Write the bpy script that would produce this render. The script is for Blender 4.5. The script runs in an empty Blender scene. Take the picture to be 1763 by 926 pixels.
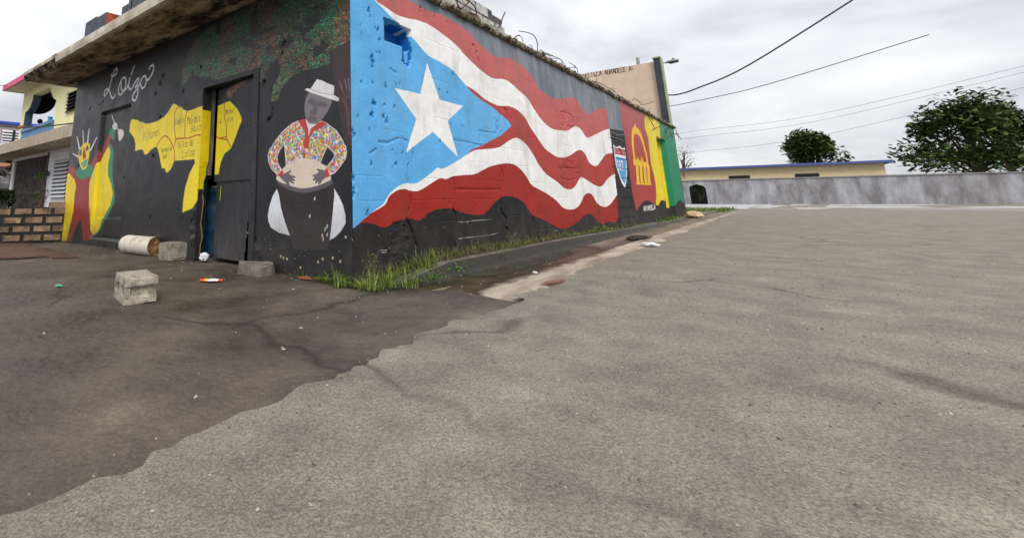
import bpy, bmesh, math, random
import numpy as np
from mathutils import Vector as V, Matrix
from mathutils import noise as mnoise
random.seed(7); rng = np.random.default_rng(11)
sc = bpy.context.scene
col = sc.collection
R = math.radians

# ------------------------------------------------------------------ camera
FOC, CX, CY = 819.02, 600.0, 164.43
YAW, PITCH, ROLL = -0.7296353, 0.2129238, -0.0103957
CAM = np.array([2.6317, -2.9768, 0.66])
FW_, FH_ = 1763, 926
def _axes():
    cy, sy = math.cos(YAW), math.sin(YAW); cp, sp = math.cos(PITCH), math.sin(PITCH)
    f = np.array([sy*cp, cy*cp, sp]); r = np.array([cy, -sy, 0.]); u = np.cross(r, f)
    cr, sr = math.cos(ROLL), math.sin(ROLL)
    return cr*r+sr*u, -sr*r+cr*u, f
AR, AU, AF = _axes()
cam = bpy.data.cameras.new('camera'); camo = bpy.data.objects.new('camera', cam); col.objects.link(camo); sc.camera = camo
M = Matrix((V(AR), V(AU), V(-AF))).transposed().to_4x4(); M.translation = V(CAM); camo.matrix_world = M
cam.sensor_width = 36; cam.sensor_fit = 'HORIZONTAL'; cam.lens = FOC/FW_*36
cam.shift_x = (FW_/2-CX)/FW_; cam.shift_y = -(FH_/2-CY)/FW_
cam.clip_end = 3000; cam.clip_start = 0.05

# ------------------------------------------------------------------ world, sun, exposure
SUN_EL, SUN_AZ = R(43), R(132)          # azimuth measured from +Y towards +X
w = bpy.data.worlds.new('World'); sc.world = w; w.use_nodes = True
nt = w.node_tree; nt.nodes.clear()
def N(t, kind, **kw):
    n = t.nodes.new(kind)
    for k, v in kw.items(): setattr(n, k, v)
    return n
wo = N(nt, 'ShaderNodeOutputWorld'); bg = N(nt, 'ShaderNodeBackground')
sky = N(nt, 'ShaderNodeTexSky', sky_type='NISHITA', sun_disc=False, sun_elevation=SUN_EL, sun_rotation=SUN_AZ)
tc = N(nt, 'ShaderNodeTexCoord'); sep = N(nt, 'ShaderNodeSeparateXYZ')
nt.links.new(tc.outputs['Generated'], sep.inputs[0])
zc = N(nt, 'ShaderNodeMath', operation='MAXIMUM'); zc.inputs[1].default_value = 0.0
nt.links.new(sep.outputs[2], zc.inputs[0])
# project the direction on a cloud deck
za = N(nt, 'ShaderNodeMath', operation='ADD'); za.inputs[1].default_value = 0.36
nt.links.new(zc.outputs[0], za.inputs[0])
dx = N(nt, 'ShaderNodeMath', operation='DIVIDE'); dy = N(nt, 'ShaderNodeMath', operation='DIVIDE')
nt.links.new(sep.outputs[0], dx.inputs[0]); nt.links.new(za.outputs[0], dx.inputs[1])
nt.links.new(sep.outputs[1], dy.inputs[0]); nt.links.new(za.outputs[0], dy.inputs[1])
cb = N(nt, 'ShaderNodeCombineXYZ'); nt.links.new(dx.outputs[0], cb.inputs[0]); nt.links.new(dy.outputs[0], cb.inputs[1])
n1 = N(nt, 'ShaderNodeTexNoise'); n1.inputs['Scale'].default_value = 1.5; n1.inputs['Detail'].default_value = 8; n1.inputs['Roughness'].default_value = 0.52; n1.inputs['Distortion'].default_value = 0.25
nt.links.new(cb.outputs[0], n1.inputs['Vector'])
rp = N(nt, 'ShaderNodeValToRGB'); rp.color_ramp.elements[0].position = 0.34; rp.color_ramp.elements[1].position = 0.62
rp.color_ramp.elements[0].color = (4.3, 4.45, 4.95, 1); rp.color_ramp.elements[1].color = (8.0, 8.02, 8.05, 1)
e = rp.color_ramp.elements.new(0.48); e.color = (6.4, 6.5, 6.75, 1)
nt.links.new(n1.outputs['Fac'], rp.inputs[0])
# an overcast deck is brighter overhead than at the horizon
gr = N(nt, 'ShaderNodeMapRange'); gr.inputs[1].default_value = 0.0; gr.inputs[2].default_value = 1.0; gr.inputs[3].default_value = 1.0; gr.inputs[4].default_value = 1.7
nt.links.new(zc.outputs[0], gr.inputs[0])
mu = N(nt, 'ShaderNodeVectorMath', operation='SCALE'); nt.links.new(rp.outputs[0], mu.inputs[0]); nt.links.new(gr.outputs[0], mu.inputs['Scale'])
mx = N(nt, 'ShaderNodeMixRGB'); mx.inputs[0].default_value = 0.94
nt.links.new(sky.outputs[0], mx.inputs[1]); nt.links.new(mu.outputs[0], mx.inputs[2])
nt.links.new(mx.outputs[0], bg.inputs[0]); bg.inputs[1].default_value = 0.1
nt.links.new(bg.outputs[0], wo.inputs[0])
sun = bpy.data.lights.new('sun', 'SUN'); suno = bpy.data.objects.new('sun', sun); col.objects.link(suno)
sun.energy = 2.0; sun.angle = R(25); sun.color = (1, .965, .92)
sd = V((math.sin(SUN_AZ)*math.cos(SUN_EL), math.cos(SUN_AZ)*math.cos(SUN_EL), math.sin(SUN_EL)))
suno.rotation_euler = sd.to_track_quat('Z', 'Y').to_euler()
sc.view_settings.view_transform = 'Standard'; sc.view_settings.look = 'None'; sc.view_settings.gamma = 1; sc.view_settings.exposure = 0.26

# ------------------------------------------------------------------ geometry of the place
PH = R(89.17)
RD = np.array([math.cos(PH), math.sin(PH), 0]); RN = np.array([math.sin(PH), -math.cos(PH), 0])
def ray(u, v): return AF + AR*(u-CX)/FOC - AU*(v-CY)/FOC
def hit(u, v, n, off):
    d = ray(u, v); n = np.asarray(n, float); t = (off-CAM@n)/(d@n); return CAM+t*d
def LW(u, v, y=0.):                 # photo point -> (s, z) on a plane parallel to the front wall
    p = hit(u, v, (0, 1, 0), y); return (-p[0], p[2])
def SW(u, v, o=0.):                 # photo point -> (s, z) on a plane parallel to the side wall
    p = hit(u, v, RN, o); return (p@RD, p[2])
def GP(u, v, z=0.): return V(hit(u, v, (0, 0, 1), z))
H = 2.785                           # wall height
SL, SR = 6.63, 15.72                # wall lengths
def sidep(s, z, o=0.): return V(RD*s + RN*o + np.array([0, 0, z]))

# ------------------------------------------------------------------ object helpers
def tag(o, label=None, cat=None, group=None, kind=None):
    if label: o['label'] = label
    if cat: o['category'] = cat
    if group: o['group'] = group
    if kind: o['kind'] = kind
    return o
def link(o, parent=None):
    col.objects.link(o)
    if parent is not None: o.parent = parent
    return o
def empty(name, loc, label, cat, group=None, rz=0.):
    o = bpy.data.objects.new(name, None); link(o); o.location = loc; o.rotation_euler = (0, 0, rz); o.empty_display_size = .1
    bpy.context.view_layer.update() if False else None
    return tag(o, label, cat, group)
class MB:
    """collects shapes into one mesh, in world space; build() subtracts the parent's origin"""
    def __init__(s): s.v = []; s.f = []; s.mi = []; s.m = 0
    def add(s, vs, fs):
        b = len(s.v); s.v += [tuple(p) for p in vs]; s.f += [tuple(i+b for i in f) for f in fs]; s.mi += [s.m]*len(fs); return s
    def box(s, a, b, bev=0.):
        x0, y0, z0 = [min(p, q) for p, q in zip(a, b)]; x1, y1, z1 = [max(p, q) for p, q in zip(a, b)]
        if bev <= 0:
            vs = [(x, y, z) for z in (z0, z1) for y in (y0, y1) for x in (x0, x1)]
            return s.add(vs, [(0, 2, 3, 1), (4, 5, 7, 6), (0, 1, 5, 4), (2, 6, 7, 3), (0, 4, 6, 2), (1, 3, 7, 5)])
        bm = bmesh.new(); bmesh.ops.create_cube(bm, size=1)
        for v in bm.verts: v.co = V(((x0+x1)/2+v.co.x*(x1-x0), (y0+y1)/2+v.co.y*(y1-y0), (z0+z1)/2+v.co.z*(z1-z0)))
        bmesh.ops.bevel(bm, geom=bm.edges[:], offset=bev, segments=1, affect='EDGES')
        bm.verts.index_update(); s.add([v.co for v in bm.verts], [[v.index for v in f.verts] for f in bm.faces]); bm.free(); return s
    def obox(s, c, ux, uy, uz, hx, hy, hz):
        c, ux, uy, uz = V(c), V(ux), V(uy), V(uz)
        vs = [c+ux*(i*hx)+uy*(j*hy)+uz*(k*hz) for k in (-1, 1) for j in (-1, 1) for i in (-1, 1)]
        return s.add(vs, [(0, 2, 3, 1), (4, 5, 7, 6), (0, 1, 5, 4), (2, 6, 7, 3), (0, 4, 6, 2), (1, 3, 7, 5)])
    def prism(s, poly, a, b):
        """poly of 3D points, extruded by the vector a->b"""
        d = V(b)-V(a); n = len(poly); p = [V(q) for q in poly]
        return s.add(p+[q+d for q in p], [tuple(range(n))[::-1], tuple(range(n, 2*n))]+[(i, (i+1) % n, n+(i+1) % n, n+i) for i in range(n)])
    def tube(s, pts, r, n=6, r1=None, cap=True):
        pts = [V(p) for p in pts]; k = len(pts); r1 = r if r1 is None else r1; vs = []; fs = []
        ref = V((0, 0, 1))
        for i, p in enumerate(pts):
            t = (pts[min(i+1, k-1)]-pts[max(i-1, 0)]).normalized()
            a = t.cross(ref)
            if a.length < .1: a = t.cross(V((1, 0, 0)))
            a.normalize(); b = t.cross(a); rr = r+(r1-r)*i/max(k-1, 1)
            vs += [p+a*math.cos(2*math.pi*j/n)*rr+b*math.sin(2*math.pi*j/n)*rr for j in range(n)]
        for i in range(k-1):
            for j in range(n): fs.append((i*n+j, i*n+(j+1) % n, (i+1)*n+(j+1) % n, (i+1)*n+j))
        if cap: fs += [tuple(range(n))[::-1], tuple(range((k-1)*n, k*n))]
        return s.add(vs, fs)
    def build(s, name, mats, parent=None, smooth=False, loc=None, kind=None, label=None):
        o0 = V(parent.location) if parent is not None else V((0, 0, 0))
        g = parent.parent if parent is not None else None
        while g is not None: o0 += V(g.location); g = g.parent
        if loc is not None: o0 = V(loc)
        me = bpy.data.meshes.new(name); me.from_pydata([tuple(V(p)-o0) for p in s.v], [], s.f)
        mats = mats if isinstance(mats, (list, tuple)) else [mats]
        for m in mats: me.materials.append(m)
        me.polygons.foreach_set('material_index', s.mi)
        if smooth: me.polygons.foreach_set('use_smooth', [True]*len(s.f))
        me.update(); o = bpy.data.objects.new(name, me); link(o, parent)
        if loc is not None: o.location = loc
        if kind: o['kind'] = kind
        if label: o['label'] = label
        return o
def flat(name, poly, z, m, cell=None, **kw):
    mb = MB(); mb.add([(p[0], p[1], z) for p in poly], [tuple(range(len(poly)))]); return mb.build(name, m, **kw)

# ------------------------------------------------------------------ materials
def lin(c): return tuple(((x/255)/12.92 if x/255 <= .04045 else ((x/255+.055)/1.055)**2.4) for x in c)+(1.,)
def mat(name, c1, c2=None, scale=4., rough=.7, bump=.3, bscale=None, stretch=(1, 1, 1), spec=.4, metal=0., c3=None, bdist=.01, coord='Object', detail=8, lo=.38, hi=.62, rough2=None, trans=0.):
    m = bpy.data.materials.new(name); m.use_nodes = True; t = m.node_tree; b = t.nodes['Principled BSDF']
    b.inputs['Roughness'].default_value = rough; b.inputs['Specular IOR Level'].default_value = spec; b.inputs['Metallic'].default_value = metal
    b.inputs['Base Color'].default_value = lin(c1)
    tcn = N(t, 'ShaderNodeTexCoord'); mp = N(t, 'ShaderNodeMapping'); mp.inputs['Scale'].default_value = stretch
    t.links.new(tcn.outputs[coord], mp.inputs[0])
    if c2 is not None:
        no = N(t, 'ShaderNodeTexNoise'); no.inputs['Scale'].default_value = scale; no.inputs['Detail'].default_value = detail; no.inputs['Roughness'].default_value = .65
        t.links.new(mp.outputs[0], no.inputs['Vector'])
        r = N(t, 'ShaderNodeValToRGB'); r.color_ramp.elements[0].position = lo; r.color_ramp.elements[1].position = hi
        r.color_ramp.elements[0].color = lin(c1); r.color_ramp.elements[1].color = lin(c2)
        if c3 is not None: ee = r.color_ramp.elements.new(hi+.1); ee.color = lin(c3)
        t.links.new(no.outputs['Fac'], r.inputs[0]); t.links.new(r.outputs[0], b.inputs['Base Color'])
        if rough2 is not None:
            mr = N(t, 'ShaderNodeMapRange'); mr.inputs[1].default_value = lo; mr.inputs[2].default_value = hi; mr.inputs[3].default_value = rough; mr.inputs[4].default_value = rough2
            t.links.new(no.outputs['Fac'], mr.inputs[0]); t.links.new(mr.outputs[0], b.inputs['Roughness'])
    if bump > 0:
        nb = N(t, 'ShaderNodeTexNoise'); nb.inputs['Scale'].default_value = bscale or scale*6; nb.inputs['Detail'].default_value = 6
        t.links.new(mp.outputs[0], nb.inputs['Vector'])
        bp = N(t, 'ShaderNodeBump'); bp.inputs['Strength'].default_value = bump; bp.inputs['Distance'].default_value = bdist
        t.links.new(nb.outputs['Fac'], bp.inputs['Height']); t.links.new(bp.outputs[0], b.inputs['Normal'])
    return m
M_ = dict(
 concrete=mat('weathered_concrete', (150, 145, 135), (186, 180, 168), 5, .85, .5, 40, c3=(120, 112, 98)),
 soffit=mat('stained_soffit', (44, 35, 24), (172, 152, 122), 2.0, .9, .9, 12, stretch=(1.0, 2.6, 1), c3=(200, 184, 156), bdist=.05, detail=12, lo=.38, hi=.55),
 fascia=mat('fascia_concrete', (150, 138, 122), (200, 192, 178), 3, .85, .5, 25, c3=(214, 200, 190), detail=9),
 crust=mat('mossy_crust', (40, 36, 28), (132, 122, 98), 14, .95, 1., 40, c3=(172, 164, 140), bdist=.03, detail=9),
 rebar=mat('rusty_steel', (58, 42, 36), (92, 66, 52), 30, .75, .3, 120),
 blk_grey=mat('grey_parapet_block', (150, 150, 150), (190, 188, 184), 8, .85, .4, 60),
 mortar_dk=mat('dark_mortar', (70, 68, 66), (96, 93, 90), 20, .9, .3, 80),
 clay=mat('red_clay', (120, 52, 38), (168, 84, 62), 12, .85, .4, 60),
 slate=mat('painted_block_face', (44, 46, 58), (96, 100, 114), 9, .7, .4, 60, stretch=(6, 6, 1), c3=(130, 70, 58), hi=.6),
 cinder=mat('cinder_block', (136, 126, 112), (186, 176, 162), 18, .95, 1., 110, c3=(196, 188, 172), bdist=.012),
 cinder2=mat('mossy_cinder_block', (112, 104, 92), (158, 150, 138), 12, .95, .9, 120, c3=(92, 98, 58)),
 pipe=mat('whitewashed_pipe', (150, 112, 70), (196, 186, 170), 7, .8, .4, 50, c3=(206, 198, 186), lo=.3, hi=.42),
 core=mat('brown_pipe_filling', (92, 66, 40), (150, 112, 72), 14, .95, 1., 60, c3=(176, 132, 84), bdist=.02),
 stone=mat('rough_grey_stone', (92, 86, 78), (132, 124, 114), 10, .9, .8, 60),
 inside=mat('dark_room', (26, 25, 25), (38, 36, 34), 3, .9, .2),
 blue_barrel=mat('blue_barrel', (26, 56, 82), (44, 82, 112), 6, .5, .2, 30),
 paper=mat('white_paper', (206, 206, 208), (226, 226, 228), 20, .7, .3),
 yellow=mat('bright_yellow_paint', (232, 208, 20), (220, 194, 20), 12, .55, .5, 60),
 black=mat('black_paint', (36, 36, 40), (50, 50, 55), 8, .5, .5, 40),
 wood=mat('bare_wood', (104, 84, 66), (148, 130, 108), 12, .8, .4, 60, stretch=(4, 4, .6)),
 green_edge=mat('green_edge_paint', (52, 92, 72), (66, 104, 84), 20, .6, .2),
 cream=mat('cream_yellow_wall', (222, 218, 168), (230, 226, 180), 2, .75, .2, 60),
 white_w=mat('white_house_wall', (208, 208, 214), (222, 222, 226), 2, .75, .2, 40),
 teal=mat('slate_blue_trim', (62, 84, 102), (74, 98, 116), 6, .6, .2),
 balus=mat('blue_balustrade', (84, 122, 160), (98, 138, 174), 6, .6, .2),
 pink=mat('pink_fascia', (206, 84, 124), (214, 104, 138), 5, .7, .2),
 soft=mat('cream_soffit', (192, 186, 162), (206, 200, 178), 3, .8, .2),
 iron=mat('dark_iron_bars', (30, 27, 30), (46, 40, 40), 20, .6, .2),
 louvre=mat('louvre_slats', (190, 194, 200), (214, 218, 222), 10, .45, .1),
 dark=mat('dark_opening', (22, 24, 30), (34, 36, 42), 6, .6, .1),
 tan=mat('tan_block', (66, 56, 46), (136, 114, 90), 6, .9, .9, 50, c3=(164, 142, 116), lo=.32, hi=.58),
 beige=mat('beige_wall', (196, 176, 158), (206, 188, 170), 1.2, .8, .2, 20),
 char=mat('charcoal_paint', (46, 48, 60), (56, 58, 70), 4, .7, .2),
 pale_green=mat('pale_green_side', (142, 156, 120), (160, 172, 138), 3, .8, .2),
 lamp_grey=mat('lamp_grey', (122, 128, 128), (140, 146, 146), 8, .5, .05),
 cable=mat('cable', (44, 44, 48), None, 1, .6, 0),
 cream2=mat('far_cream_wall', (214, 196, 156), (222, 206, 168), 2, .8, .1),
 greyw=mat('far_grey_wall', (112, 110, 112), (160, 160, 164), 1.6, .85, .3, 12, stretch=(1, 1, .35), c3=(174, 174, 176), detail=10),
 bluer=mat('blue_roof_edge', (70, 84, 140), (84, 98, 156), 4, .6, .1),
 tarp=mat('blue_tarp', (42, 74, 178), (58, 92, 196), 4, .5, .3),
 skin=mat('skin', (104, 68, 50), (116, 78, 58), 8, .6, .1),
 hair=mat('hair', (26, 20, 18), (40, 30, 26), 60, .6, .3),
 shirt=mat('shirt', (60, 120, 170), (70, 130, 180), 8, .8, .2),
 leaf=mat('leaf', (48, 84, 26), (92, 128, 44), 3, .6, 0, c3=(132, 150, 70)),
 leafm=mat('mid_leaf', (30, 50, 20), (78, 104, 44), 1.1, .6, 0, c3=(104, 126, 60)),
 leafd=mat('dark_leaf', (26, 46, 22), (58, 78, 36), 3, .6, 0),
 grass=mat('grass_blades', (54, 78, 26), (124, 142, 56), 9, .55, 0, c3=(168, 170, 96)),
 straw=mat('dry_stem', (74, 76, 44), (112, 106, 66), 9, .8, 0),
 flower=mat('small_yellow_flower', (150, 136, 70), (180, 164, 90), 9, .7, 0),
 bark=mat('bark', (66, 56, 46), (98, 86, 72), 14, .9, .8, 60),
 salmon=mat('salmon_awning', (196, 142, 116), (206, 154, 128), 5, .8, .1),
 redw=mat('red_wrapper', (206, 52, 34), (220, 84, 46), 12, .4, .2),
 yelw=mat('yellow_wrapper', (226, 170, 62), (232, 200, 110), 12, .4, .2),
 greenp=mat('green_plastic', (70, 160, 120), (84, 176, 136), 12, .4, .2),
)
def mural_mat(name, img, himg, bscale=.02, rough=.52, gloss=.42):
    m = bpy.data.materials.new(name); m.use_nodes = True; t = m.node_tree; b = t.nodes['Principled BSDF']
    uv = N(t, 'ShaderNodeUVMap'); uv.uv_map = 'UVMap'
    ti = N(t, 'ShaderNodeTexImage', image=img, interpolation='Linear', extension='EXTEND'); th = N(t, 'ShaderNodeTexImage', image=himg, interpolation='Linear', extension='EXTEND')
    t.links.new(uv.outputs[0], ti.inputs[0]); t.links.new(uv.outputs[0], th.inputs[0])
    tcn = N(t, 'ShaderNodeTexCoord')
    n_ = N(t, 'ShaderNodeTexNoise'); n_.inputs['Scale'].default_value = 3.5; n_.inputs['Detail'].default_value = 9; n_.inputs['Roughness'].default_value = .68
    t.links.new(tcn.outputs['Object'], n_.inputs['Vector'])
    mr = N(t, 'ShaderNodeMapRange'); mr.inputs[1].default_value = .3; mr.inputs[2].default_value = .75; mr.inputs[3].default_value = .86; mr.inputs[4].default_value = 1.1
    t.links.new(n_.outputs['Fac'], mr.inputs[0])
    sc_ = N(t, 'ShaderNodeVectorMath', operation='SCALE'); t.links.new(ti.outputs[0], sc_.inputs[0]); t.links.new(mr.outputs[0], sc_.inputs['Scale'])
    t.links.new(sc_.outputs[0], b.inputs['Base Color'])
    mr2 = N(t, 'ShaderNodeMapRange'); mr2.inputs[1].default_value = .3; mr2.inputs[2].default_value = .7; mr2.inputs[3].default_value = rough-.08; mr2.inputs[4].default_value = rough+.14
    t.links.new(n_.outputs['Fac'], mr2.inputs[0]); t.links.new(mr2.outputs[0], b.inputs['Roughness'])
    b.inputs['Specular IOR Level'].default_value = gloss
    nb = N(t, 'ShaderNodeTexNoise'); nb.inputs['Scale'].default_value = 45; nb.inputs['Detail'].default_value = 5; t.links.new(tcn.outputs['Object'], nb.inputs['Vector'])
    b1 = N(t, 'ShaderNodeBump'); b1.inputs['Strength'].default_value = .35; b1.inputs['Distance'].default_value = .006; t.links.new(nb.outputs['Fac'], b1.inputs['Height'])
    b2 = N(t, 'ShaderNodeBump'); b2.inputs['Strength'].default_value = .8; b2.inputs['Distance'].default_value = bscale; t.links.new(th.outputs[0], b2.inputs['Height']); t.links.new(b1.outputs[0], b2.inputs['Normal'])
    t.links.new(b2.outputs[0], b.inputs['Normal'])
    return m

# ------------------------------------------------------------------ painted canvases (flat print on the walls)
def vnoise(h, w_, cy, cx, oct=4, pers=.5, r=None):
    r = r or rng; out = np.zeros((h, w_), np.float32); amp = 1.; tot = 0
    for _ in range(oct):
        gy, gx = max(2, int(h/cy)+3), max(2, int(w_/cx)+3)
        g = r.random((gy, gx)).astype(np.float32)
        y = np.arange(h)/max(cy, 1e-6); x = np.arange(w_)/max(cx, 1e-6)
        yi = np.minimum(y.astype(int), gy-2); xi = np.minimum(x.astype(int), gx-2)
        fy = (y-yi).astype(np.float32); fx = (x-xi).astype(np.float32); fy = fy*fy*(3-2*fy); fx = fx*fx*(3-2*fx)
        a = g[yi][:, xi]; b = g[yi][:, xi+1]; c = g[yi+1][:, xi]; d = g[yi+1][:, xi+1]
        out += amp*((a*(1-fx)+b*fx)*(1-fy[:, None])+(c*(1-fx)+d*fx)*fy[:, None]); tot += amp
        amp *= pers; cy = max(cy/2, 1); cx = max(cx/2, 1)
    return out/tot
def spline(p, n=5, closed=False):
    p = [np.array(q, float) for q in p]; k = len(p); out = []
    rngk = range(k if closed else k-1)
    for i in rngk:
        if closed: a, b, c, d = p[(i-1) % k], p[i], p[(i+1) % k], p[(i+2) % k]
        else: a, b, c, d = p[max(i-1, 0)], p[i], p[i+1], p[min(i+2, k-1)]
        for j in range(n):
            t = j/n; out.append(.5*((2*b)+(-a+c)*t+(2*a-5*b+4*c-d)*t*t+(-a+3*b-3*c+d)*t**3))
    if not closed: out.append(p[-1])
    return [tuple(q) for q in out]
class Canvas:
    def __init__(s, s0, s1, z0, z1, res, fmap, base):
        s.s0, s.s1, s.z0, s.z1, s.res = s0, s1, z0, z1, res; s.W = int((s1-s0)/res); s.Hh = int((z1-z0)/res); s.fm = fmap
        s.rgb = np.zeros((s.Hh, s.W, 3), np.float32); s.rgb[:] = base; s.id = np.zeros((s.Hh, s.W), np.int16); s.h = np.zeros((s.Hh, s.W), np.float32); s.fine = np.zeros((s.Hh, s.W), np.float32)
    def xy(s, p, px=True, **k):
        q = s.fm(p[0], p[1], **k) if px else p
        return ((q[0]-s.s0)/s.res, (q[1]-s.z0)/s.res)
    def mask(s, pts, px=True, **k):
        P = [s.xy(p, px, **k) for p in pts]; n = len(P); cnt = np.zeros((s.Hh, s.W+1), np.int32)
        for i in range(n):
            (x0, y0), (x1, y1) = P[i], P[(i+1) % n]
            if y0 > y1: x0, y0, x1, y1 = x1, y1, x0, y0
            a, b = max(0, math.ceil(y0-.5)), min(s.Hh, math.ceil(y1-.5))
            if b <= a: continue
            r = np.arange(a, b); xs = x0+(r+.5-y0)/(y1-y0)*(x1-x0)
            xi = np.clip(np.ceil(xs-.5), 0, s.W).astype(int); np.add.at(cnt, (r, xi), 1)
        return (np.cumsum(cnt, 1)[:, :-1] % 2).astype(bool)
    def poly(s, pts, c=None, id=None, h=None, smooth=False, px=True, **k):
        if smooth: pts = spline(pts, 6, True)
        m = s.mask(pts, px, **k)
        if c is not None: s.rgb[m] = c
        if id is not None: s.id[m] = id
        if h is not None: s.h[m] = h
        return m
    def seg(s, a, b, r):
        x0, y0 = a; x1, y1 = b; X0, X1 = int(max(0, min(x0, x1)-r-1)), int(min(s.W, max(x0, x1)+r+2)); Y0, Y1 = int(max(0, min(y0, y1)-r-1)), int(min(s.Hh, max(y0, y1)+r+2))
        if X1 <= X0 or Y1 <= Y0: return None
        yy, xx = np.mgrid[Y0:Y1, X0:X1]; dx, dy = x1-x0, y1-y0; L = dx*dx+dy*dy+1e-9
        t = np.clip(((xx-x0)*dx+(yy-y0)*dy)/L, 0, 1); d = np.hypot(xx-x0-t*dx, yy-y0-t*dy)
        return slice(Y0, Y1), slice(X0, X1), d
    def stroke(s, pts, wd, c=None, id=None, dh=None, px=True, smooth=False, idgrow=0., dfine=None, **k):
        """wd in metres"""
        if smooth: pts = spline(pts, 5)
        P = [s.xy(p, px, **k) for p in pts]
        for a, b in zip(P[:-1], P[1:]):
            r = wd/2/s.res; q = s.seg(a, b, r+idgrow/s.res)
            if q is None: continue
            sy, sx, d = q; m = d <= max(r, .5)
            if c is not None: s.rgb[sy, sx][m] = c
            if id is not None: s.id[sy, sx][d <= r+idgrow/s.res] = id
            if dh is not None: s.h[sy, sx] = np.minimum(s.h[sy, sx], np.where(m, dh*(1-(d/max(r, .5))**2*.5), s.h[sy, sx]))
            if dfine is not None: s.fine[sy, sx] = np.minimum(s.fine[sy, sx], np.where(m, dfine, s.fine[sy, sx]))
    def dab(s, x, y, rx, ry, ang, c, clip=None):
        r = max(rx, ry); X0, X1 = int(max(0, x-r-1)), int(min(s.W, x+r+2)); Y0, Y1 = int(max(0, y-r-1)), int(min(s.Hh, y+r+2))
        if X1 <= X0 or Y1 <= Y0: return
        yy, xx = np.mgrid[Y0:Y1, X0:X1]; ca, sa = math.cos(ang), math.sin(ang)
        u = (xx-x)*ca+(yy-y)*sa; v = -(xx-x)*sa+(yy-y)*ca; m = (u/rx)**2+(v/ry)**2 <= 1
        if clip is not None: m &= clip[Y0:Y1, X0:X1]
        s.rgb[Y0:Y1, X0:X1][m] = c
    def images(s, name):
        def mk(nm, arr, cs, fl):
            im = bpy.data.images.new(nm, s.W, s.Hh, alpha=False, float_buffer=fl); im.colorspace_settings.name = cs
            px = np.ones((s.Hh, s.W, 4), np.float32); px[..., :3] = arr; im.pixels.foreach_set(px.ravel()); im.update(); im.pack(); return im
        a = mk(name+'_paint', np.clip(s.rgb/255., 0, 1), 'sRGB', False)
        f = np.clip(.5+s.fine/.04, 0, 1); b = mk(name+'_relief', np.repeat(f[..., None], 3, 2), 'Non-Color', False)
        return a, b
    def sample(s, arr, S, Z):
        x = np.clip(((S-s.s0)/s.res).astype(int), 0, s.W-1); y = np.clip(((Z-s.z0)/s.res).astype(int), 0, s.Hh-1); return arr[y, x]
def blur(a, n):
    for ax in (0, 1):
        k = 2*n+1; p = np.pad(a, [(n+1, n) if i == ax else (0, 0) for i in (0, 1)], mode='edge').astype(np.float64)
        c = np.cumsum(p, axis=ax); a = (np.take(c, range(k, p.shape[ax]), axis=ax)-np.take(c, range(0, p.shape[ax]-k), axis=ax))/k
    return a
# single stroke letters on a 4 x 6 grid
FONT = dict(P='00 06 36 46 45 34 03', i='10 13;15 15', n='00 04;03 14 24 33 30', ñ='00 04;03 14 24 33 30;05 16 25 36', o='10 01 03 14 24 33 31 20 10', e='02 32 33 24 14 03 01 10 30', s='34 14 03 13 22 31 20 00', u='04 01 10 20 31 34;31 30',
 b='06 00 20 31 33 24 04', l='16 10', M='00 06 23 46 40', d='36 30 10 01 03 14 34', a='34 14 03 01 10 30 34 30', B='00 06 26 35 34 23 03;23 32 31 20 00', j='24 21 10 00;26 26', T='06 46;26 20', r='00 04;03 14 24', c='34 14 03 01 10 30', V='06 20 46', L='06 00 30', z='04 34 00 30', í='10 14;15 27',
 A='00 26 40;12 32', t='16 10 20;04 24', S='46 16 05 04 13 33 42 41 30 00', E='46 06 00 40;03 33', I='16 10', G='46 16 05 01 10 30 41 43 23', R='00 06 36 45 34 03;23 40', D='00 06 26 44 42 20 00', C='46 16 05 01 10 40', H='00 06;40 46;03 43', N='00 06 40 46', U='06 01 10 30 41 46', O='10 01 05 16 36 45 41 30 10', W='06 10 24 30 46', Y='06 23 46;23 20')
FONT.update({'1': '15 26 20', '8': '13 04 05 16 26 35 34 23 13 02 01 10 20 31 32 23', '7': '06 36 10', '#': '10 16;30 36;02 42;04 44', ':': '11 12;14 15', '.': '10 11'})
def text(cv, s_, a, b, hpx, wd, c, up=(0, -1), sz=4.6, **k):
    """lettering along the photo line a->b; letters hpx high"""
    n = len(s_); adv = ((b[0]-a[0])/n, (b[1]-a[1])/n)
    for i, ch in enumerate(s_):
        if ch not in FONT: continue
        ox, oy = a[0]+adv[0]*i, a[1]+adv[1]*i
        for st in FONT[ch].split(';'):
            pts = []
            for g in st.split():
                gx, gy = int(g[0])/sz, int(g[1])/6.
                pts.append((ox+adv[0]*gx+up[0]*hpx*gy, oy+adv[1]*gx+up[1]*hpx*gy))
            if len(pts) == 1: pts *= 2
            cv.stroke(pts, wd, c, **k)
def T(ox, oy, sc_, s_):
    """zoomed-tile coordinates -> photo coordinates"""
    v = [float(x) for x in s_.replace(',', ' ').split()]; return [(ox+v[i]/sc_, oy+v[i+1]/sc_) for i in range(0, len(v), 2)]

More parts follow.
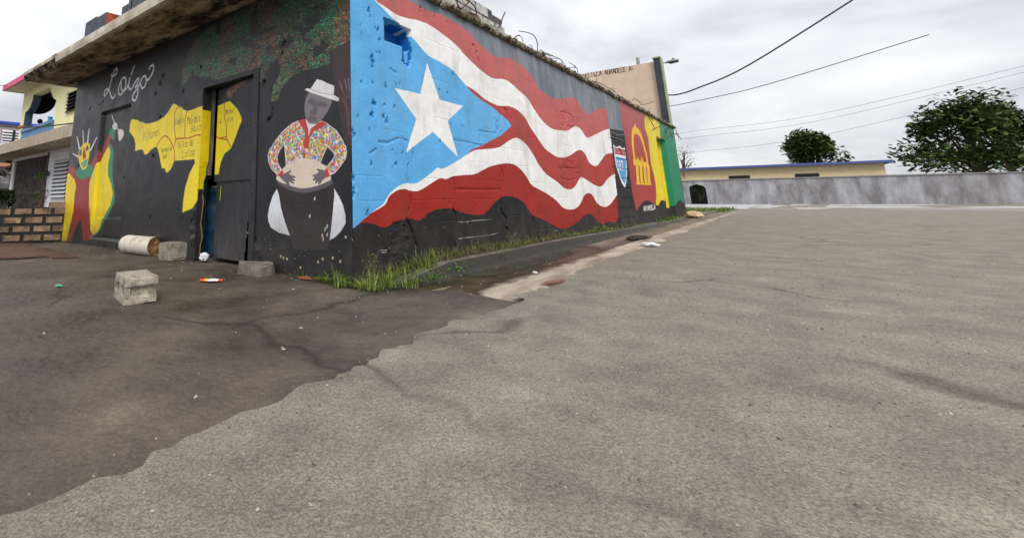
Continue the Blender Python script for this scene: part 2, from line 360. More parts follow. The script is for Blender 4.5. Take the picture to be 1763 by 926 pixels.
# ================================================================== SIDE WALL (flag) canvas
SC = Canvas(-.02, SR+.02, -.1, H+.02, .005, SW, (28, 28, 29))
WH = (232, 232, 230)
a1 = vnoise(SC.Hh, SC.W, 40, 60, 5); a2 = vnoise(SC.Hh, SC.W, 200, 16, 4)
zz = SC.z0+(np.arange(SC.Hh)+.5)*SC.res; ss = SC.s0+(np.arange(SC.W)+.5)*SC.res
top = [(640, -30), (700, 0), (720, 10), (738, 20), (757, 25), (773, 33), (788, 42), (801, 51), (812, 61.5), (823, 73.4), (834, 83.5), (848.5, 95.5), (860, 100), (876, 100.6), (889, 106.5), (902, 116.6), (913, 127.6), (922, 143), (931, 156), (942, 164.3), (953, 170), (966, 171), (978, 169), (989, 170), (998.6, 181), (1007.7, 194), (1017, 195.7), (1028, 187.4), (1039, 186.5), (1044.5, 192), (1048.3, 222)]
bot = [(609.4, 391), (619.6, 385.2), (632.4, 383.7), (645, 386.5), (656, 391), (665.5, 391), (676.5, 384), (689, 379.2), (702, 376.4), (711, 377), (720, 380), (729, 375.5), (740, 365.4), (757, 359.8), (777, 359.3), (788, 363.2), (804.5, 368), (828, 370.3), (839.4, 363.5), (852, 349), (865, 339.3), (878, 338.2), (892.6, 342.4), (903.6, 351.6), (911, 363.5), (918, 371), (937, 379.2), (951, 386.5), (960, 391.5), (973, 393.8), (985.7, 388.3), (996.7, 380), (1006, 371), (1013, 368), (1020.6, 371), (1028, 380), (1035.3, 385.6), (1041, 384.7), (1048, 381), (1055.5, 384), (1061, 381), (1067.6, 369)]
w1t = [(620, -30), (646, .5), (663.6, 12.9), (682, 25.7), (700.3, 32), (720, 35.8), (738.4, 43.2), (756.7, 55), (775, 68.9), (789.8, 82.6), (800.8, 95.5), (815.5, 110.2), (830, 123), (848.5, 135), (867, 136.8), (879.8, 144), (892.6, 156), (908, 170), (918.3, 186.5), (929.3, 203), (940.3, 215), (951.4, 222.3), (960, 224.2), (976.5, 225.5), (984, 221.4), (992, 217.7), (1000.4, 223.3), (1007.7, 234.3), (1013.3, 237), (1028, 230.6), (1039, 225), (1048.3, 222)]
w1b = [(803.5, 147.8), (817.3, 156), (833.8, 170), (848.5, 178.3), (859.6, 182.5), (876, 183.2), (890.8, 190.2), (903.6, 203), (912.8, 219.6), (923.8, 236), (936.7, 254.5), (947.7, 263.6), (960, 270.5), (973, 271), (985.7, 265.5), (993, 260), (1000.4, 258.7), (1007.7, 265.5), (1013.3, 278.3), (1020.6, 284.8), (1028, 285.3), (1035.3, 276.5), (1042.6, 266.4), (1053.6, 263.6)]
w2t = [(800.8, 268.2), (817.3, 259), (833.8, 257.2), (856, 254.8), (867, 249), (876, 242.5), (887, 237.6), (896.3, 240.7), (907.3, 250.8), (918.3, 267.3), (927.5, 283.8), (940.3, 299.5), (960, 313.5), (973, 324.2), (984, 325.7), (991.2, 319.7), (996.7, 309.6), (1002.2, 305.3), (1015, 313.2), (1028, 320.6), (1037, 319.7), (1046.3, 307.7), (1057.5, 299.5)]
w2b = [(638, 367.2), (661.8, 353.4), (669, 340), (674.6, 334.3), (684, 328), (696.7, 325.7), (706, 328.3), (720, 328.8), (738.4, 318.7), (756.7, 307.3), (767.7, 309), (778.8, 304), (797, 301.8), (817.3, 300), (833.8, 292), (848.5, 285.7), (870.6, 281.5), (885.3, 283.8), (896.3, 292), (905.5, 303), (914.6, 317.8), (927.5, 326), (940.3, 332.5), (951.4, 340), (960, 347), (969, 357), (980, 360.8), (991.2, 359), (1000.4, 349), (1005.5, 337), (1013.3, 332.5), (1020.6, 337), (1028, 349.8), (1037, 355.8), (1044.5, 355.8), (1052, 349.8), (1062.3, 335)]
w2u = [(609, 393), (638, 367.2), (645.3, 361.7), (660, 350.7), (666.4, 339.7), (674.6, 329.8), (687.5, 319.7), (700.3, 315.6), (707.7, 316.3), (720, 314), (744, 296.7), (753, 289), (762.2, 290.3), (782.4, 280.2), (800.8, 268.2)]
S_ = lambda p: spline(p, 5)
# pale worn grey band under the roof, from the corner to the red banner
grey = S_(top)+[(1049, 221), (1073.5, 226), (1066.5, 177.3), (1066, 150), (600, -120)]
gm = SC.poly(grey, (112, 117, 128)); 
blot = vnoise(SC.Hh, SC.W, 120, 40, 5); SC.rgb[gm] = (np.array([116, 122, 132])+(blot[gm]-.5)[:, None]*np.array([60, 58, 56])+(a2[gm]-.5)[:, None]*30)
field = SC.poly(S_(top)+[(1062.5, 335), (1067.6, 369)]+S_(bot)[::-1]+[(603, 391), (590, 100), (590, -120)], WH, id=1)
r1 = SC.mask(S_(top)+S_(w1t)[::-1]); SC.rgb[r1] = (182, 84, 82)  # upper red bands paler than the lowest, glare painted into their colour
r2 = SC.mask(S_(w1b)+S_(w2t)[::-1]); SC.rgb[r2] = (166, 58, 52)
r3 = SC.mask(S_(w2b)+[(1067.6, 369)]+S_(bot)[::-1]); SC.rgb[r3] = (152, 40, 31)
# right edge of the red stripe between the whites
tri = S_([(590, -110), (620, -34), (644.3, 0), (652.6, 9), (674.6, 31), (694.8, 49.6), (720, 77), (736.5, 95.5), (756.7, 106.5), (775, 117.5), (784.3, 125.8), (799, 143.2), (815.5, 161.6), (830, 172.8), (848.5, 185.6), (862.3, 197.5), (874.2, 207.6)])+[(880.7, 216.8), (863, 233.3), (830, 250.8), (813.6, 257.2)]+S_(w2u)[::-1]+[(595, 395)]
tm = SC.poly(tri, (92, 168, 222), id=2)
SC.rgb[tm] += ((a1[tm]-.5)*18)[:, None]
star = [(735.2, 108.3), (757.3, 171.8), (798, 182.5), (771.4, 208.2), (788.3, 270.6), (745.2, 227), (699, 263), (716.9, 204.9), (679.2, 151.5), (723.7, 162.5)]
SC.poly(star, WH, id=3)
m_ = field & ~tm; SC.rgb[m_] += ((a1[m_]-.5)*14)[:, None]
# sky sheen and lens haze mixed into the reds towards the wall top
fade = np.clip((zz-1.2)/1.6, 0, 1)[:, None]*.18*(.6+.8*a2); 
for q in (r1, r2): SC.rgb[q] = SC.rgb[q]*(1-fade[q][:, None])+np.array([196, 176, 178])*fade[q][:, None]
# black pier with the route shield
pier = [(1048.5, 221), (1073.3, 225.5), (1096.5, 394), (1068, 396)]
SC.poly(pier, (36, 37, 39), id=0); PS0, PS1 = SW(1068, 393)[0], SW(1096, 392)[0]
for s_ in ('88 200 300 235', '110 330 310 400', '100 250 200 300 310 300'):
    SC.stroke(T(1040, 200, 9.26, s_), .012, (128, 130, 128))
sh = T(960, 170, 5.446, '515 425 530 448 545 455 560 452 575 442 590 460 602 466 614 462 622 455 640 590 645 700 638 780 625 838 595 790 570 720 548 660 535 600')
SC.poly(sh, (225, 228, 230), id=4)
SC.poly(T(960, 170, 5.446, '526 455 545 470 560 466 575 460 590 476 602 480 614 478 622 478 630 538 530 518'), (160, 66, 66))
SC.poly(T(960, 170, 5.446, '541 545 633 562 637 640 637 700 632 770 622 806 600 770 578 715 556 650 545 600'), (84, 154, 208))
text(SC, '187', (1061.6, 291), (1074.2, 294.5), 15, .035, (232, 214, 222), up=(-.12, -1), sz=5)
text(SC, 'LOIZA', (1058.6, 262.5), (1074.2, 266), 6, .014, (222, 170, 170), up=(-.12, -1), sz=5)
# banner: red, yellow, green panels
REC = -.2
redp = T(960, 170, 5.446, '565 20 580 40 620 290 700 880')+[(1095.9, 363.5), (1100, 357), (1104, 352), (1110.6, 346), (1117.9, 345.5), (1125.3, 350.7), (1129.6, 353), (1129.9, 340), (1129, 317), (1126.2, 302), (1121.6, 283.8), (1118.3, 258), (1116, 238), (1110.6, 221.4), (1109.7, 204.9), (1112, 190), (1085, 160)]
m = SC.poly(redp, (166, 62, 58), id=6); top_f = np.clip((zz-1.5)/1.3, 0, 1)[:, None]*np.clip(.35+a2*.7, 0, 1)*.6  # top_f mixes the same painted haze into the upper part of the panels
SC.rgb[m] = SC.rgb[m]*(1-top_f[m][:, None])+np.array([186, 144, 152])*top_f[m][:, None]
s_yg = SW(1137, 235)[0]
yel = [(1109.7, 204.9), (1110.6, 221.4), (1116, 238), (1118.3, 258), (1121.6, 283.8), (1126.2, 302), (1129, 317), (1129.9, 340), (1129.4, 352.8), (1132, 353.7), (1134, 353.7), (1136.9, 347.9), (1138.6, 345.2), (1140.8, 344.5), (1144.2, 346.9), (1146, 340), (1150, 320), (1145, 255), (1137.2, 230.6), (1136.3, 219.6), (1134, 205), (1112, 190)]
m = SC.poly(yel, (226, 204, 40), id=7); SC.rgb[m] = SC.rgb[m]*(1-top_f[m][:, None]*.8)+np.array([222, 214, 150])*(top_f[m][:, None]*.8)
gmask = SC.poly([(1136.3, 219.6), (1137.2, 232), (1141, 255), (1146, 300), (1150, 345), (1153, 357), (1158.3, 357.6), (1162.2, 354.7), (1166, 348.9), (1170, 344), (1172.5, 344.6), (1174.8, 347.9), (1180.7, 352.8), (1186, 349), (1200, 330), (1200, 230), (1150, 200), (1136, 205)], (34, 128, 92), id=8)
SC.rgb[gmask] = SC.rgb[gmask]*(1-top_f[gmask][:, None]*.7)+np.array([128, 176, 158])*(top_f[gmask][:, None]*.7)
# back of the shallow doorway recess: yellow left of a wavy edge, green right of it, darkened as painted shade
RS0, RS1, RZ = 12.72, 14.0, 2.25
inrec = np.zeros_like(gmask); iy = (zz > .0) & (zz < RZ); ix = (ss > RS0) & (ss < RS1-.04); inrec[np.ix_(iy, ix)] = True
SC.h[inrec] = REC
yb = [(1128, 230), (1137.1, 246), (1137.1, 250.4), (1140.5, 253), (1141.5, 262), (1141.5, 270.2), (1144.9, 287.5), (1150, 302.2), (1150.5, 320), (1152.5, 339.2), (1156.4, 355.7), (1153, 360), (1148.6, 358.6), (1145.7, 355.7), (1144.2, 346.9), (1140, 344), (1100, 344), (1100, 230)]
ym = SC.mask(yb, o=REC) & inrec; gm2 = inrec & ~ym & (zz[:, None] > .30)
bm_ = inrec & (zz[:, None] <= .30); SC.rgb[bm_] = (34, 34, 36); SC.rgb[gm2] = (22, 104, 72); SC.rgb[ym] = (222, 200, 40); SC.id[ym] = 7; SC.id[gm2] = 8; SC.id[bm_] = 0
# yellow gateway emblem on the red panel
Y2 = (226, 186, 50)
TE = lambda s: T(960, 170, 5.446, s)
SC.poly(TE('712 300 738 300 738 262 727 228 718 262'), (214, 180, 100), id=5)
SC.stroke(TE('722 575 712 500 705 420 705 345 714 305 734 300 765 320 790 375 812 450 830 520 842 595'), .17, Y2, id=5, smooth=True)
SC.poly(TE('706 566 850 602 856 645 714 622'), Y2, id=5)
for x in (752, 790): SC.poly(TE(f'{x-2} 540 {x-14} 582 {x+16} 590'), Y2, id=5)
for x0, x1 in ((742, 758), (776, 794), (812, 832), (846, 862)): SC.poly(TE(f'{x0-10} 620 {x0+14} 625 {x1+14} 806 {x1-12} 802'), Y2, id=5)
SC.poly(TE('738 788 878 800 882 812 742 804'), Y2, id=5)
text(SC, '#VIVAMELLA', (1108.6, 363.5), (1128.6, 360), 7.5, .035, (206, 206, 208), id=9, up=(0, -1))
# ---- relief of the side wall
SC.h += (vnoise(SC.Hh, SC.W, 160, 160, 3)-.5)*.014*(SC.h > -.1)
SC.fine += (vnoise(SC.Hh, SC.W, 24, 24, 4)-.5)*.010+(vnoise(SC.Hh, SC.W, 6, 6, 2)-.5)*.003
# block joints telegraphing through the paint
jn = vnoise(SC.Hh, SC.W, 90, 90, 3)
BH = .211
for k in range(1, 13):
    for half in range(40):
        z = k*BH; s0 = half*.4
        yy, xx = int((z-SC.z0)/SC.res), int((s0-SC.s0)/SC.res)
        if yy >= SC.Hh: continue
        st = jn[yy, min(xx+20, SC.W-1)]
        vis = st > .52 if s0 < 8 else False
        if vis:
            SC.stroke([(s0, z+random.uniform(-.004, .004)), (s0+.4, z+random.uniform(-.004, .004))], .012, dfine=-.008*random.uniform(.4, 1), px=False)
        if vis and random.random() < .8:
            x = s0+(.2 if k % 2 else 0); SC.stroke([(x, z), (x+random.uniform(-.006, .006), z+BH)], .012, dfine=-.008*random.uniform(.4, 1), px=False)
def crack(pts, wd=.014, dep=-.014, shade=.62):
    P = spline(pts, 4); P = [(p[0]+random.uniform(-.5, .5), p[1]+random.uniform(-.6, .6)) for p in P]
    SC.stroke(P, wd, dh=dep, dfine=-.02)
TH_ = lambda s: T(480, 170, 5.446, s); TI = lambda s: T(480, 336, 5.446, s); TJ = lambda s: T(720, 0, 5.446, s); TK = lambda s: T(720, 170, 5.446, s); TM = lambda s: T(720, 336, 5.446, s); TG = lambda s: T(480, 0, 5.446, s)
for c in (TH_('930 405 1010 420 1080 390 1140 375 1215 405'), TH_('850 515 915 480'), TH_('1250 470 1262 560'), TH_('1215 600 1208 700 1212 790'), TI('1240 0 1245 80 1215 150'), TI('1200 230 1250 330 1270 400 1292 480'),
          TM('330 140 352 200 345 300 335 400 350 500'), TM('780 20 780 150 830 220 815 300 850 330 820 400 845 470'), TM('1072 205 1085 320 1092 470'), TJ('500 425 540 450 545 500 575 580'), TK('740 370 738 460'), TK('760 90 772 180 750 290 725 240'),
          TK('800 85 830 130 820 185'), TK('770 640 795 690 800 760 785 830'), TK('570 305 735 325'), TK('330 390 450 410 600 440'), TK('470 120 482 260'), TK('575 340 580 420'), TK('330 750 345 860 340 926'), TM('340 0 345 120'), TK('360 850 550 855 780 850'),
          TE('20 130 70 130 75 200 30 290'), TE('90 260 150 262'), TE('20 650 200 655'), TE('210 560 215 650'), TE('70 120 130 160 160 230'), TE('30 740 110 770 190 740'), TG('1040 640 1110 690')):
    crack(c)
for c in (TI('1200 230 1250 330 1270 400 1292 480'), TM('330 140 352 200 345 300 335 400 350 500'), TM('780 20 780 150 830 220 815 300 850 330 820 400 845 470')): crack(c, .03, -.022)
pits = [(TG, 850, 90, 1.3), (TG, 860, 150, .8), (TG, 905, 262, .7), (TG, 932, 275, 1.3), (TG, 948, 380, 1), (TG, 875, 540, 1.3), (TG, 885, 585, 1.4), (TG, 880, 620, 1.1), (TG, 918, 490, .5), (TG, 945, 492, .6), (TG, 775, 765, .7), (TG, 880, 775, .8), (TG, 1003, 805, 1.1), (TG, 1100, 795, .5), (TG, 1138, 785, .6), (TG, 765, 245, .4), (TG, 772, 312, .5),
        (TH_, 893, 40, 1.7), (TH_, 870, 142, 1.5), (TH_, 985, 175, 1.2), (TH_, 1015, 195, 1.6), (TH_, 990, 62, .8), (TH_, 1083, 80, .9), (TH_, 740, 170, .6), (TH_, 870, 608, 1.), (TH_, 1100, 608, .8), (TH_, 1065, 640, .5), (TH_, 700, 325, 1.6), (TH_, 690, 745, 1.7), (TH_, 700, 860, 1.5), (TH_, 850, 293, .6), (TH_, 1060, 483, .5),
        (TI, 835, 160, 1.5), (TI, 700, 20, 1.3), (TJ, 20, 90, 1.6), (TJ, 155, 160, .7), (TJ, 265, 205, .6), (TJ, 515, 430, 1.2), (TJ, 550, 500, 1.2), (TJ, 280, 880, 1), (TJ, 330, 700, 1), (TK, 715, 130, .6), (TK, 745, 210, 1), (TK, 710, 180, .5), (TK, 210, 395, 1), (TK, 420, 262, .7), (TJ, 200, 840, .7), (TK, 310, 235, .5), (TK, 1300, 120, 1), (TM, 250, 45, .9), (TM, 290, 75, .7), (TM, 540, 100, .7), (TH_, 1160, 510, .6), (TJ, 1222, 735, .6), (TE, 330, 20, 1.4), (TE, 530, 180, 1.2)]
for f_, x, y, r in pits:
    p = f_(f'{x} {y}')[0]; X, Y = SC.xy(p); base = SC.rgb[int(np.clip(Y, 0, SC.Hh-1)), int(np.clip(X, 0, SC.W-1))].copy()
    for _ in range(5):
        a, b = X+random.uniform(-2, 2)*r, Y+random.uniform(-3.4, 3.4)*r; rr = r*random.uniform(1.1, 2.7)
        q = SC.seg((a, b), (a+random.uniform(-2, 2), b), rr)
        if q is None: continue
        sy, sx, d = q; mm = d <= rr*random.uniform(.7, 1); SC.h[sy, sx][mm] -= .008*min(1.3, r); SC.fine[sy, sx][mm] -= .008
        if base[2] > 190 and base[0] < 150: SC.rgb[sy, sx][mm] = (44, 128, 190)  # stronger blue stands in for light bouncing inside the pits
# rough hacked patch low near the corner, rough painted rectangles on the far stripes
for pl, amp in ((TI('1060 260 1180 240 1230 420 1210 640 1130 700 1030 600 1010 520 1060 420'), .03), (TE('20 125 210 135 200 285 10 290'), .012), (TE('0 560 210 550 215 655 200 760 60 770 10 700'), .016), (TH_('690 680 740 900 690 926 684 700'), .02), (T(1040, 200, 9.26, '88 205 300 240 320 400 110 340'), .03)):
    m = SC.mask(pl); SC.fine[m] += ((vnoise(SC.Hh, SC.W, 7, 22, 3)-.5)*amp*1.6)[m]; SC.h[m] += ((vnoise(SC.Hh, SC.W, 10, 24, 2)-.5)*amp)[m]
# soot, splash and light scuffs near the ground on the black base
basem = (SC.id == 0) & ~gm
d_ = vnoise(SC.Hh, SC.W, 60, 30, 5); low = np.clip(1-(zz-.0)/(.55), 0, 1)[:, None]
k_ = np.clip(low*1.1*d_+np.clip(d_-.62, 0, 1)*.8, 0, .45); SC.rgb[basem] = SC.rgb[basem]*(1-k_[basem][:, None])+np.array([84, 79, 71])*k_[basem][:, None]
for pl in (TM('370 250 430 255 530 240 690 230'), TM('380 412 440 402 600 385 750 360'), TI('955 520 1010 520'), TI('955 540 1015 540'), TM('1270 335 1307 335')): SC.stroke(pl, .007, (150, 148, 142), smooth=True)
for _ in range(90):
    a, b = random.uniform(60, 900), random.uniform(0, 130); SC.dab(a, b, random.uniform(.6, 2), random.uniform(.5, 1.6), random.random()*3, (132, 122, 96), basem)
# drip stains under the roof and the wire
for _ in range(170):
    s0 = random.uniform(3.0, 12.6); L_ = random.uniform(.05, .45); x = (s0-SC.s0)/SC.res; yb0 = int((H-L_-SC.z0)/SC.res); wx = random.randint(1, 4)
    xs = slice(int(x), int(x)+wx); a = np.linspace(0, random.uniform(.25, .6), SC.Hh-yb0)[:, None, None]
    SC.rgb[yb0:, xs] = SC.rgb[yb0:, xs]*(1-a)+np.array([66, 62, 60])*a
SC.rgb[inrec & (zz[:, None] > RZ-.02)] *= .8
# window niche: a real recess
niche = SC.mask([(661, 33), (663, 69), (680, 76), (692, 80), (693.5, 92), (692.5, 105), (700, 112), (706, 114), (709, 104), (709, 85), (706, 53), (684, 43)])
nw = SC.mask([(661, 33), (663, 69), (680, 76), (692, 80), (706, 87), (706, 53)])
SC.h[niche] = -.05; SC.h[nw] = -.17; SC.id[niche] = 14; SC.rgb[niche] = (10, 92, 168)
SC.rgb[SC.mask([(699, 50), (705.5, 53), (705.5, 56.5), (700, 54.5)])] = (176, 196, 212); SC.rgb[SC.mask([(701, 88), (708, 86), (708, 106), (704, 108)])] = (98, 170, 220)  # lit chip and lit side of the niche painted in as lighter blues
gn = vnoise(SC.Hh, SC.W, 60, 5, 3); SC.fine[nw] += ((gn-.5)*.03)[nw]
def brushwork(cv, k):
    cv.rgb *= (1+(vnoise(cv.Hh, cv.W, 4, 50, 3)-.5)*k+(vnoise(cv.Hh, cv.W, 60, 5, 3)-.5)*k*.8)[..., None]
    g_ = np.clip(vnoise(cv.Hh, cv.W, 110, 45, 6, .6)-.56, 0, .2)*1.0; cv.rgb = cv.rgb*(1-g_[..., None])+np.array([128, 118, 106])*g_[..., None]*np.clip(cv.rgb.mean(-1, keepdims=True)/140, .15, 1)
brushwork(SC, .035)
SC.rgb = np.clip(SC.rgb, 0, 255)

# ================================================================== FRONT WALL canvas
FC = Canvas(-.01, SL+.01, -.1, H+.02, .004, LW, (29, 29, 34))
fz = FC.z0+(np.arange(FC.Hh)+.5)*FC.res; fs = FC.s0+(np.arange(FC.W)+.5)*FC.res
b1 = vnoise(FC.Hh, FC.W, 120, 160, 5); b2 = vnoise(FC.Hh, FC.W, 200, 14, 4)
FC.rgb += ((b1-.5)*14)[..., None]
# painted foliage
fol = [(313, 150), (312, 128), (318, 105), (330, 80), (345, 62), (362, 45), (395, 30), (430, 12), (450, -20), (480, -110), (607, -110), (604, 68), (596, 74), (585, 78), (568, 88), (568, 112), (545, 118), (520, 122), (502, 132), (487, 150), (478, 173), (467, 175), (471, 150), (485, 122), (478, 100), (462, 116), (450, 140), (437, 150), (425, 142), (400, 140), (392, 158), (384, 160), (380, 148), (362, 132), (345, 132), (330, 130)]
fm_ = FC.mask(fol)
trunk = [(575, -80), (574, 60), (571, 100), (577, 150), (585, 190), (592, 240), (599, 252), (606, 250), (604, 60), (603, -90)]
FC.poly(trunk, (60, 44, 46)); 
for st in ('575 770 600 850 640 926', '620 750 640 830 660 926', '655 740 665 850 672 926'): FC.stroke(TG(st), .012, (88, 72, 80)); FC.stroke(TG(st)[:2], .010, (124, 112, 120))
for st in ('600 0 640 100 650 250 660 340', '625 0 662 120 662 250'): FC.stroke(TH_(st), .014, (98, 62, 72))
for x in range(46): # brush streaks
    X = random.uniform(.2, 1.2); FC.stroke([(X, random.uniform(1.7, 2.3)), (X+.006, random.uniform(.9, 1.5))], .007, (38, 38, 43), px=False)
dens = vnoise(FC.Hh, FC.W, 26, 44, 4); tonen = vnoise(FC.Hh, FC.W, 60, 60, 3)
ys, xs = np.nonzero(fm_); 
pal_g = [(40, 108, 74), (34, 84, 60), (54, 136, 92), (30, 66, 50), (66, 150, 100)]; pal_b = [(128, 86, 66), (104, 76, 58), (158, 106, 82), (84, 66, 52), (120, 98, 70), (84, 96, 66)]
for i in range(30000):
    j = random.randrange(len(ys)); y, x = int(ys[j]), int(xs[j])
    if dens[y, x] < .36 + random.uniform(-.06, .14): continue
    pal = pal_g if tonen[y, x]+random.uniform(-.22, .22) > .48 else pal_b
    c = np.array(random.choice(pal), float)*random.uniform(.55, 1.2)
    if fz[y] > 2.3: c *= .75  # leaf colours darkened near the soffit, eave shade painted in
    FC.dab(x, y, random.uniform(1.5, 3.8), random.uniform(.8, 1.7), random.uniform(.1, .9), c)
folid = blur((fm_ & (dens > .4)).astype(float), 8) > .45; FC.id[folid] = 5
# lettering
TZ = lambda s: T(170, 100, 10.29, s)
for st in ('225 300 240 325 285 310 325 260 328 205 300 205 265 260 245 330 215 440 185 560 130 650 110 680 100 640 115 580 160 555 190 590 215 670 240 715 270 700 290 655',
           '480 370 440 350 395 420 355 530 352 620 375 655 420 625 480 500 480 370', '400 450 400 540 430 590 480 560 520 500 555 360', '535 440 530 510 555 560 590 540 650 430 700 370 712 400 650 530 690 500 695 620 660 740 620 755 600 720 620 640 690 540 740 440',
           '830 320 780 350 745 440 755 520 780 540 820 500 845 400 830 320', '850 400 890 380 950 280 975 200 970 140 930 140 895 200', '630 160 605 220 580 295'):
    FC.stroke(TZ(st), .034, (222, 222, 228), id=4, smooth=True, idgrow=.012)
# map of the town on the front wall
TZ3 = lambda s: T(215, 170, 7.12, s); TFF = lambda s: T(240, 336, 5.446, s); TEE = lambda s: T(240, 170, 5.446, s)
mp_ = TZ3('75 260 100 252 165 262 190 285 225 285 260 308 320 300 400 275 480 225 540 150 580 75 605 58 640 80 665 100 690 100 720 135 770 152 830 135 900 105 970 82 1060 70 1060 900')+[(362, 345)]+TFF('620 70 600 60 550 50 500 130 400 170 410 60')+TEE('415 926 430 830 470 700 520 600 515 575')+TZ3('855 750 740 760 605 770 590 820 560 880 520 915 500 900 490 860 455 865 440 800 420 680 400 610 370 600 320 640 270 690 240 690 225 640 190 630 125 650 130 560 110 480 55 410 60 340')
m = FC.poly(mp_, (232, 208, 40), id=2); FC.rgb[m] += ((b2[m]-.5)*16)[:, None]
FC.stroke(mp_[:17], .012, (52, 88, 62)); FC.stroke(mp_[20:]+[mp_[0]], .012, (60, 84, 50))
RL = (178, 78, 40)
for st in ('655 100 620 150 605 250 610 400 625 520', '765 155 740 240 735 380 735 480', '395 590 430 520 490 460 550 500 597 610 610 700 605 770', '597 610 620 520 650 492 780 485 880 450 1010 448'): FC.stroke(TZ3(st), .018, RL, smooth=True)
INK = (122, 98, 40)
text(FC, 'Piñones', TZ3('235 525')[0], TZ3('435 440')[0], 13, .0085, INK, sz=4.2)
text(FC, 'Pueblo', TZ3('618 330')[0], TZ3('728 290')[0], 10, .0085, (140, 116, 50), sz=4.2)
text(FC, 'Mediania', TZ3('765 320')[0], TZ3('925 280')[0], 14, .0085, INK, sz=4.2)
text(FC, 'Baja', TZ3('812 415')[0], TZ3('935 380')[0], 11, .0085, INK, sz=4.2)
text(FC, 'Torrecilla', TZ3('445 665')[0], TZ3('575 630')[0], 7, .0085, INK, sz=4.2)
text(FC, 'Baj', TZ3('470 740')[0], TZ3('525 722')[0], 7, .0085, INK, sz=4.2)
text(FC, 'Villas de', TZ3('655 615')[0], TZ3('835 575')[0], 12, .0085, INK, sz=4.2)
text(FC, 'Loíza', TZ3('708 730')[0], TZ3('860 690')[0], 12, .0085, INK, sz=4.2)
# masked figure with horns at the left end
GRN = (40, 128, 92); REDF = (142, 40, 36); YF = (230, 202, 16)
TB = lambda s: T(0, 170, 5.446, s); TC = lambda s: T(0, 336, 5.446, s); TZ2 = lambda s: T(100, 180, 7.717, s)
FC.poly([(113, 297), (108, 317), (111, 336), (108.3, 372), (103, 415), (99, 418), (100, 300)], GRN, id=1)
FC.poly([(114.3, 295.3), (121.2, 300.4), (128.5, 309.6), (131.3, 320.6), (129.5, 340), (126.7, 363.5), (122, 383.7), (117.5, 404), (114.8, 415), (106, 414.6), (110, 372.7), (112.5, 336), (113, 310)], YF, id=1)
FC.poly([(153, 320), (159, 299.2), (164.8, 283.7), (172.6, 270.7), (180, 252), (184.2, 246.4), (189.4, 251.3), (192, 260.3), (190.7, 270.7), (189.6, 281), (189.6, 300), (191, 315), (193.7, 335.3), (193, 345), (191, 352.5), (184, 367), (176.3, 380), (168, 398.4), (155, 410)], GRN, id=1)
FC.poly([(153.5, 316), (159, 299.2), (164.8, 283.7), (172.6, 270.7), (179, 257.8), (182.9, 251.9), (185.5, 257.8), (186.2, 263), (184.2, 273.3), (181.9, 284), (182, 302), (187.3, 317), (190, 331.6), (189.6, 338), (185.5, 354.4), (172.6, 378.2), (168.9, 391), (163.4, 400), (154, 408), (153, 340)], YF, id=1)
FC.poly([(114.5, 283.5), (124.9, 287.5), (131.3, 292), (140, 300), (150, 300), (154, 290), (158.3, 279.8), (168.7, 260.3), (175.2, 248.7), (184.2, 228.6), (189.4, 234.4), (184.2, 246), (177.7, 259), (170, 276), (162.2, 287.6), (157, 300), (154, 315), (152.5, 340), (154.2, 372.7), (155.2, 389.3), (156, 412), (143.2, 415), (139.5, 380), (137.6, 377), (128.5, 396.6), (123, 416), (114.8, 415), (122, 383.7), (126.7, 363.5), (128.5, 336), (131.3, 320.6), (128.5, 309.6), (121.2, 300.4), (113.6, 296.7)], REDF, id=1)
FC.poly(TZ2('690 310 725 350 710 475 670 420 650 360'), GRN, id=1, smooth=True)
FC.poly([(131.3, 294.9), (139.5, 287), (152.4, 283.8), (159.7, 287.5), (159.7, 298.5), (150.6, 305.9), (139.5, 308.6), (132.2, 302.2)], GRN, id=1, smooth=True)
FC.poly(TZ2('350 515 410 515 425 560 415 680 385 820 340 868 300 820 275 720 275 640 300 580'), YF, id=1, smooth=True)
FC.poly(TZ2('400 535 408 600 375 625 365 580'), (70, 74, 70)); FC.poly(TZ2('290 608 315 600 315 680 285 685 279 650'), (70, 74, 70)); FC.poly(TZ2('347 565 380 700 335 740 330 650'), REDF)
FC.poly(TZ2('305 785 395 715 382 800 342 848'), GRN); FC.stroke(TZ2('336 782 342 828'), .016, (200, 216, 230)); FC.stroke(TZ2('356 766 364 806'), .016, (200, 216, 230))
for st in ('247 428 258 428 300 590 280 600', '330 345 338 345 347 520 333 520', '411 320 419 320 402 520 385 520', '512 435 524 435 432 628 424 605', '182 648 200 648 275 685 268 712'): FC.poly(TZ2(st), (214, 210, 220), id=1)
FC.stroke(TZ2('688 152 715 235'), .026, (220, 208, 206), id=1); FC.poly(TZ2('725 235 755 260 758 300 730 340 705 320 690 285'), (212, 210, 214), id=1, smooth=True); FC.stroke(TZ2('745 300 775 345'), .02, (220, 206, 202), id=1)
FC.poly(TZ2('765 345 800 325 838 350 838 410 800 475 780 480 770 430'), (222, 206, 200), id=1, smooth=True)
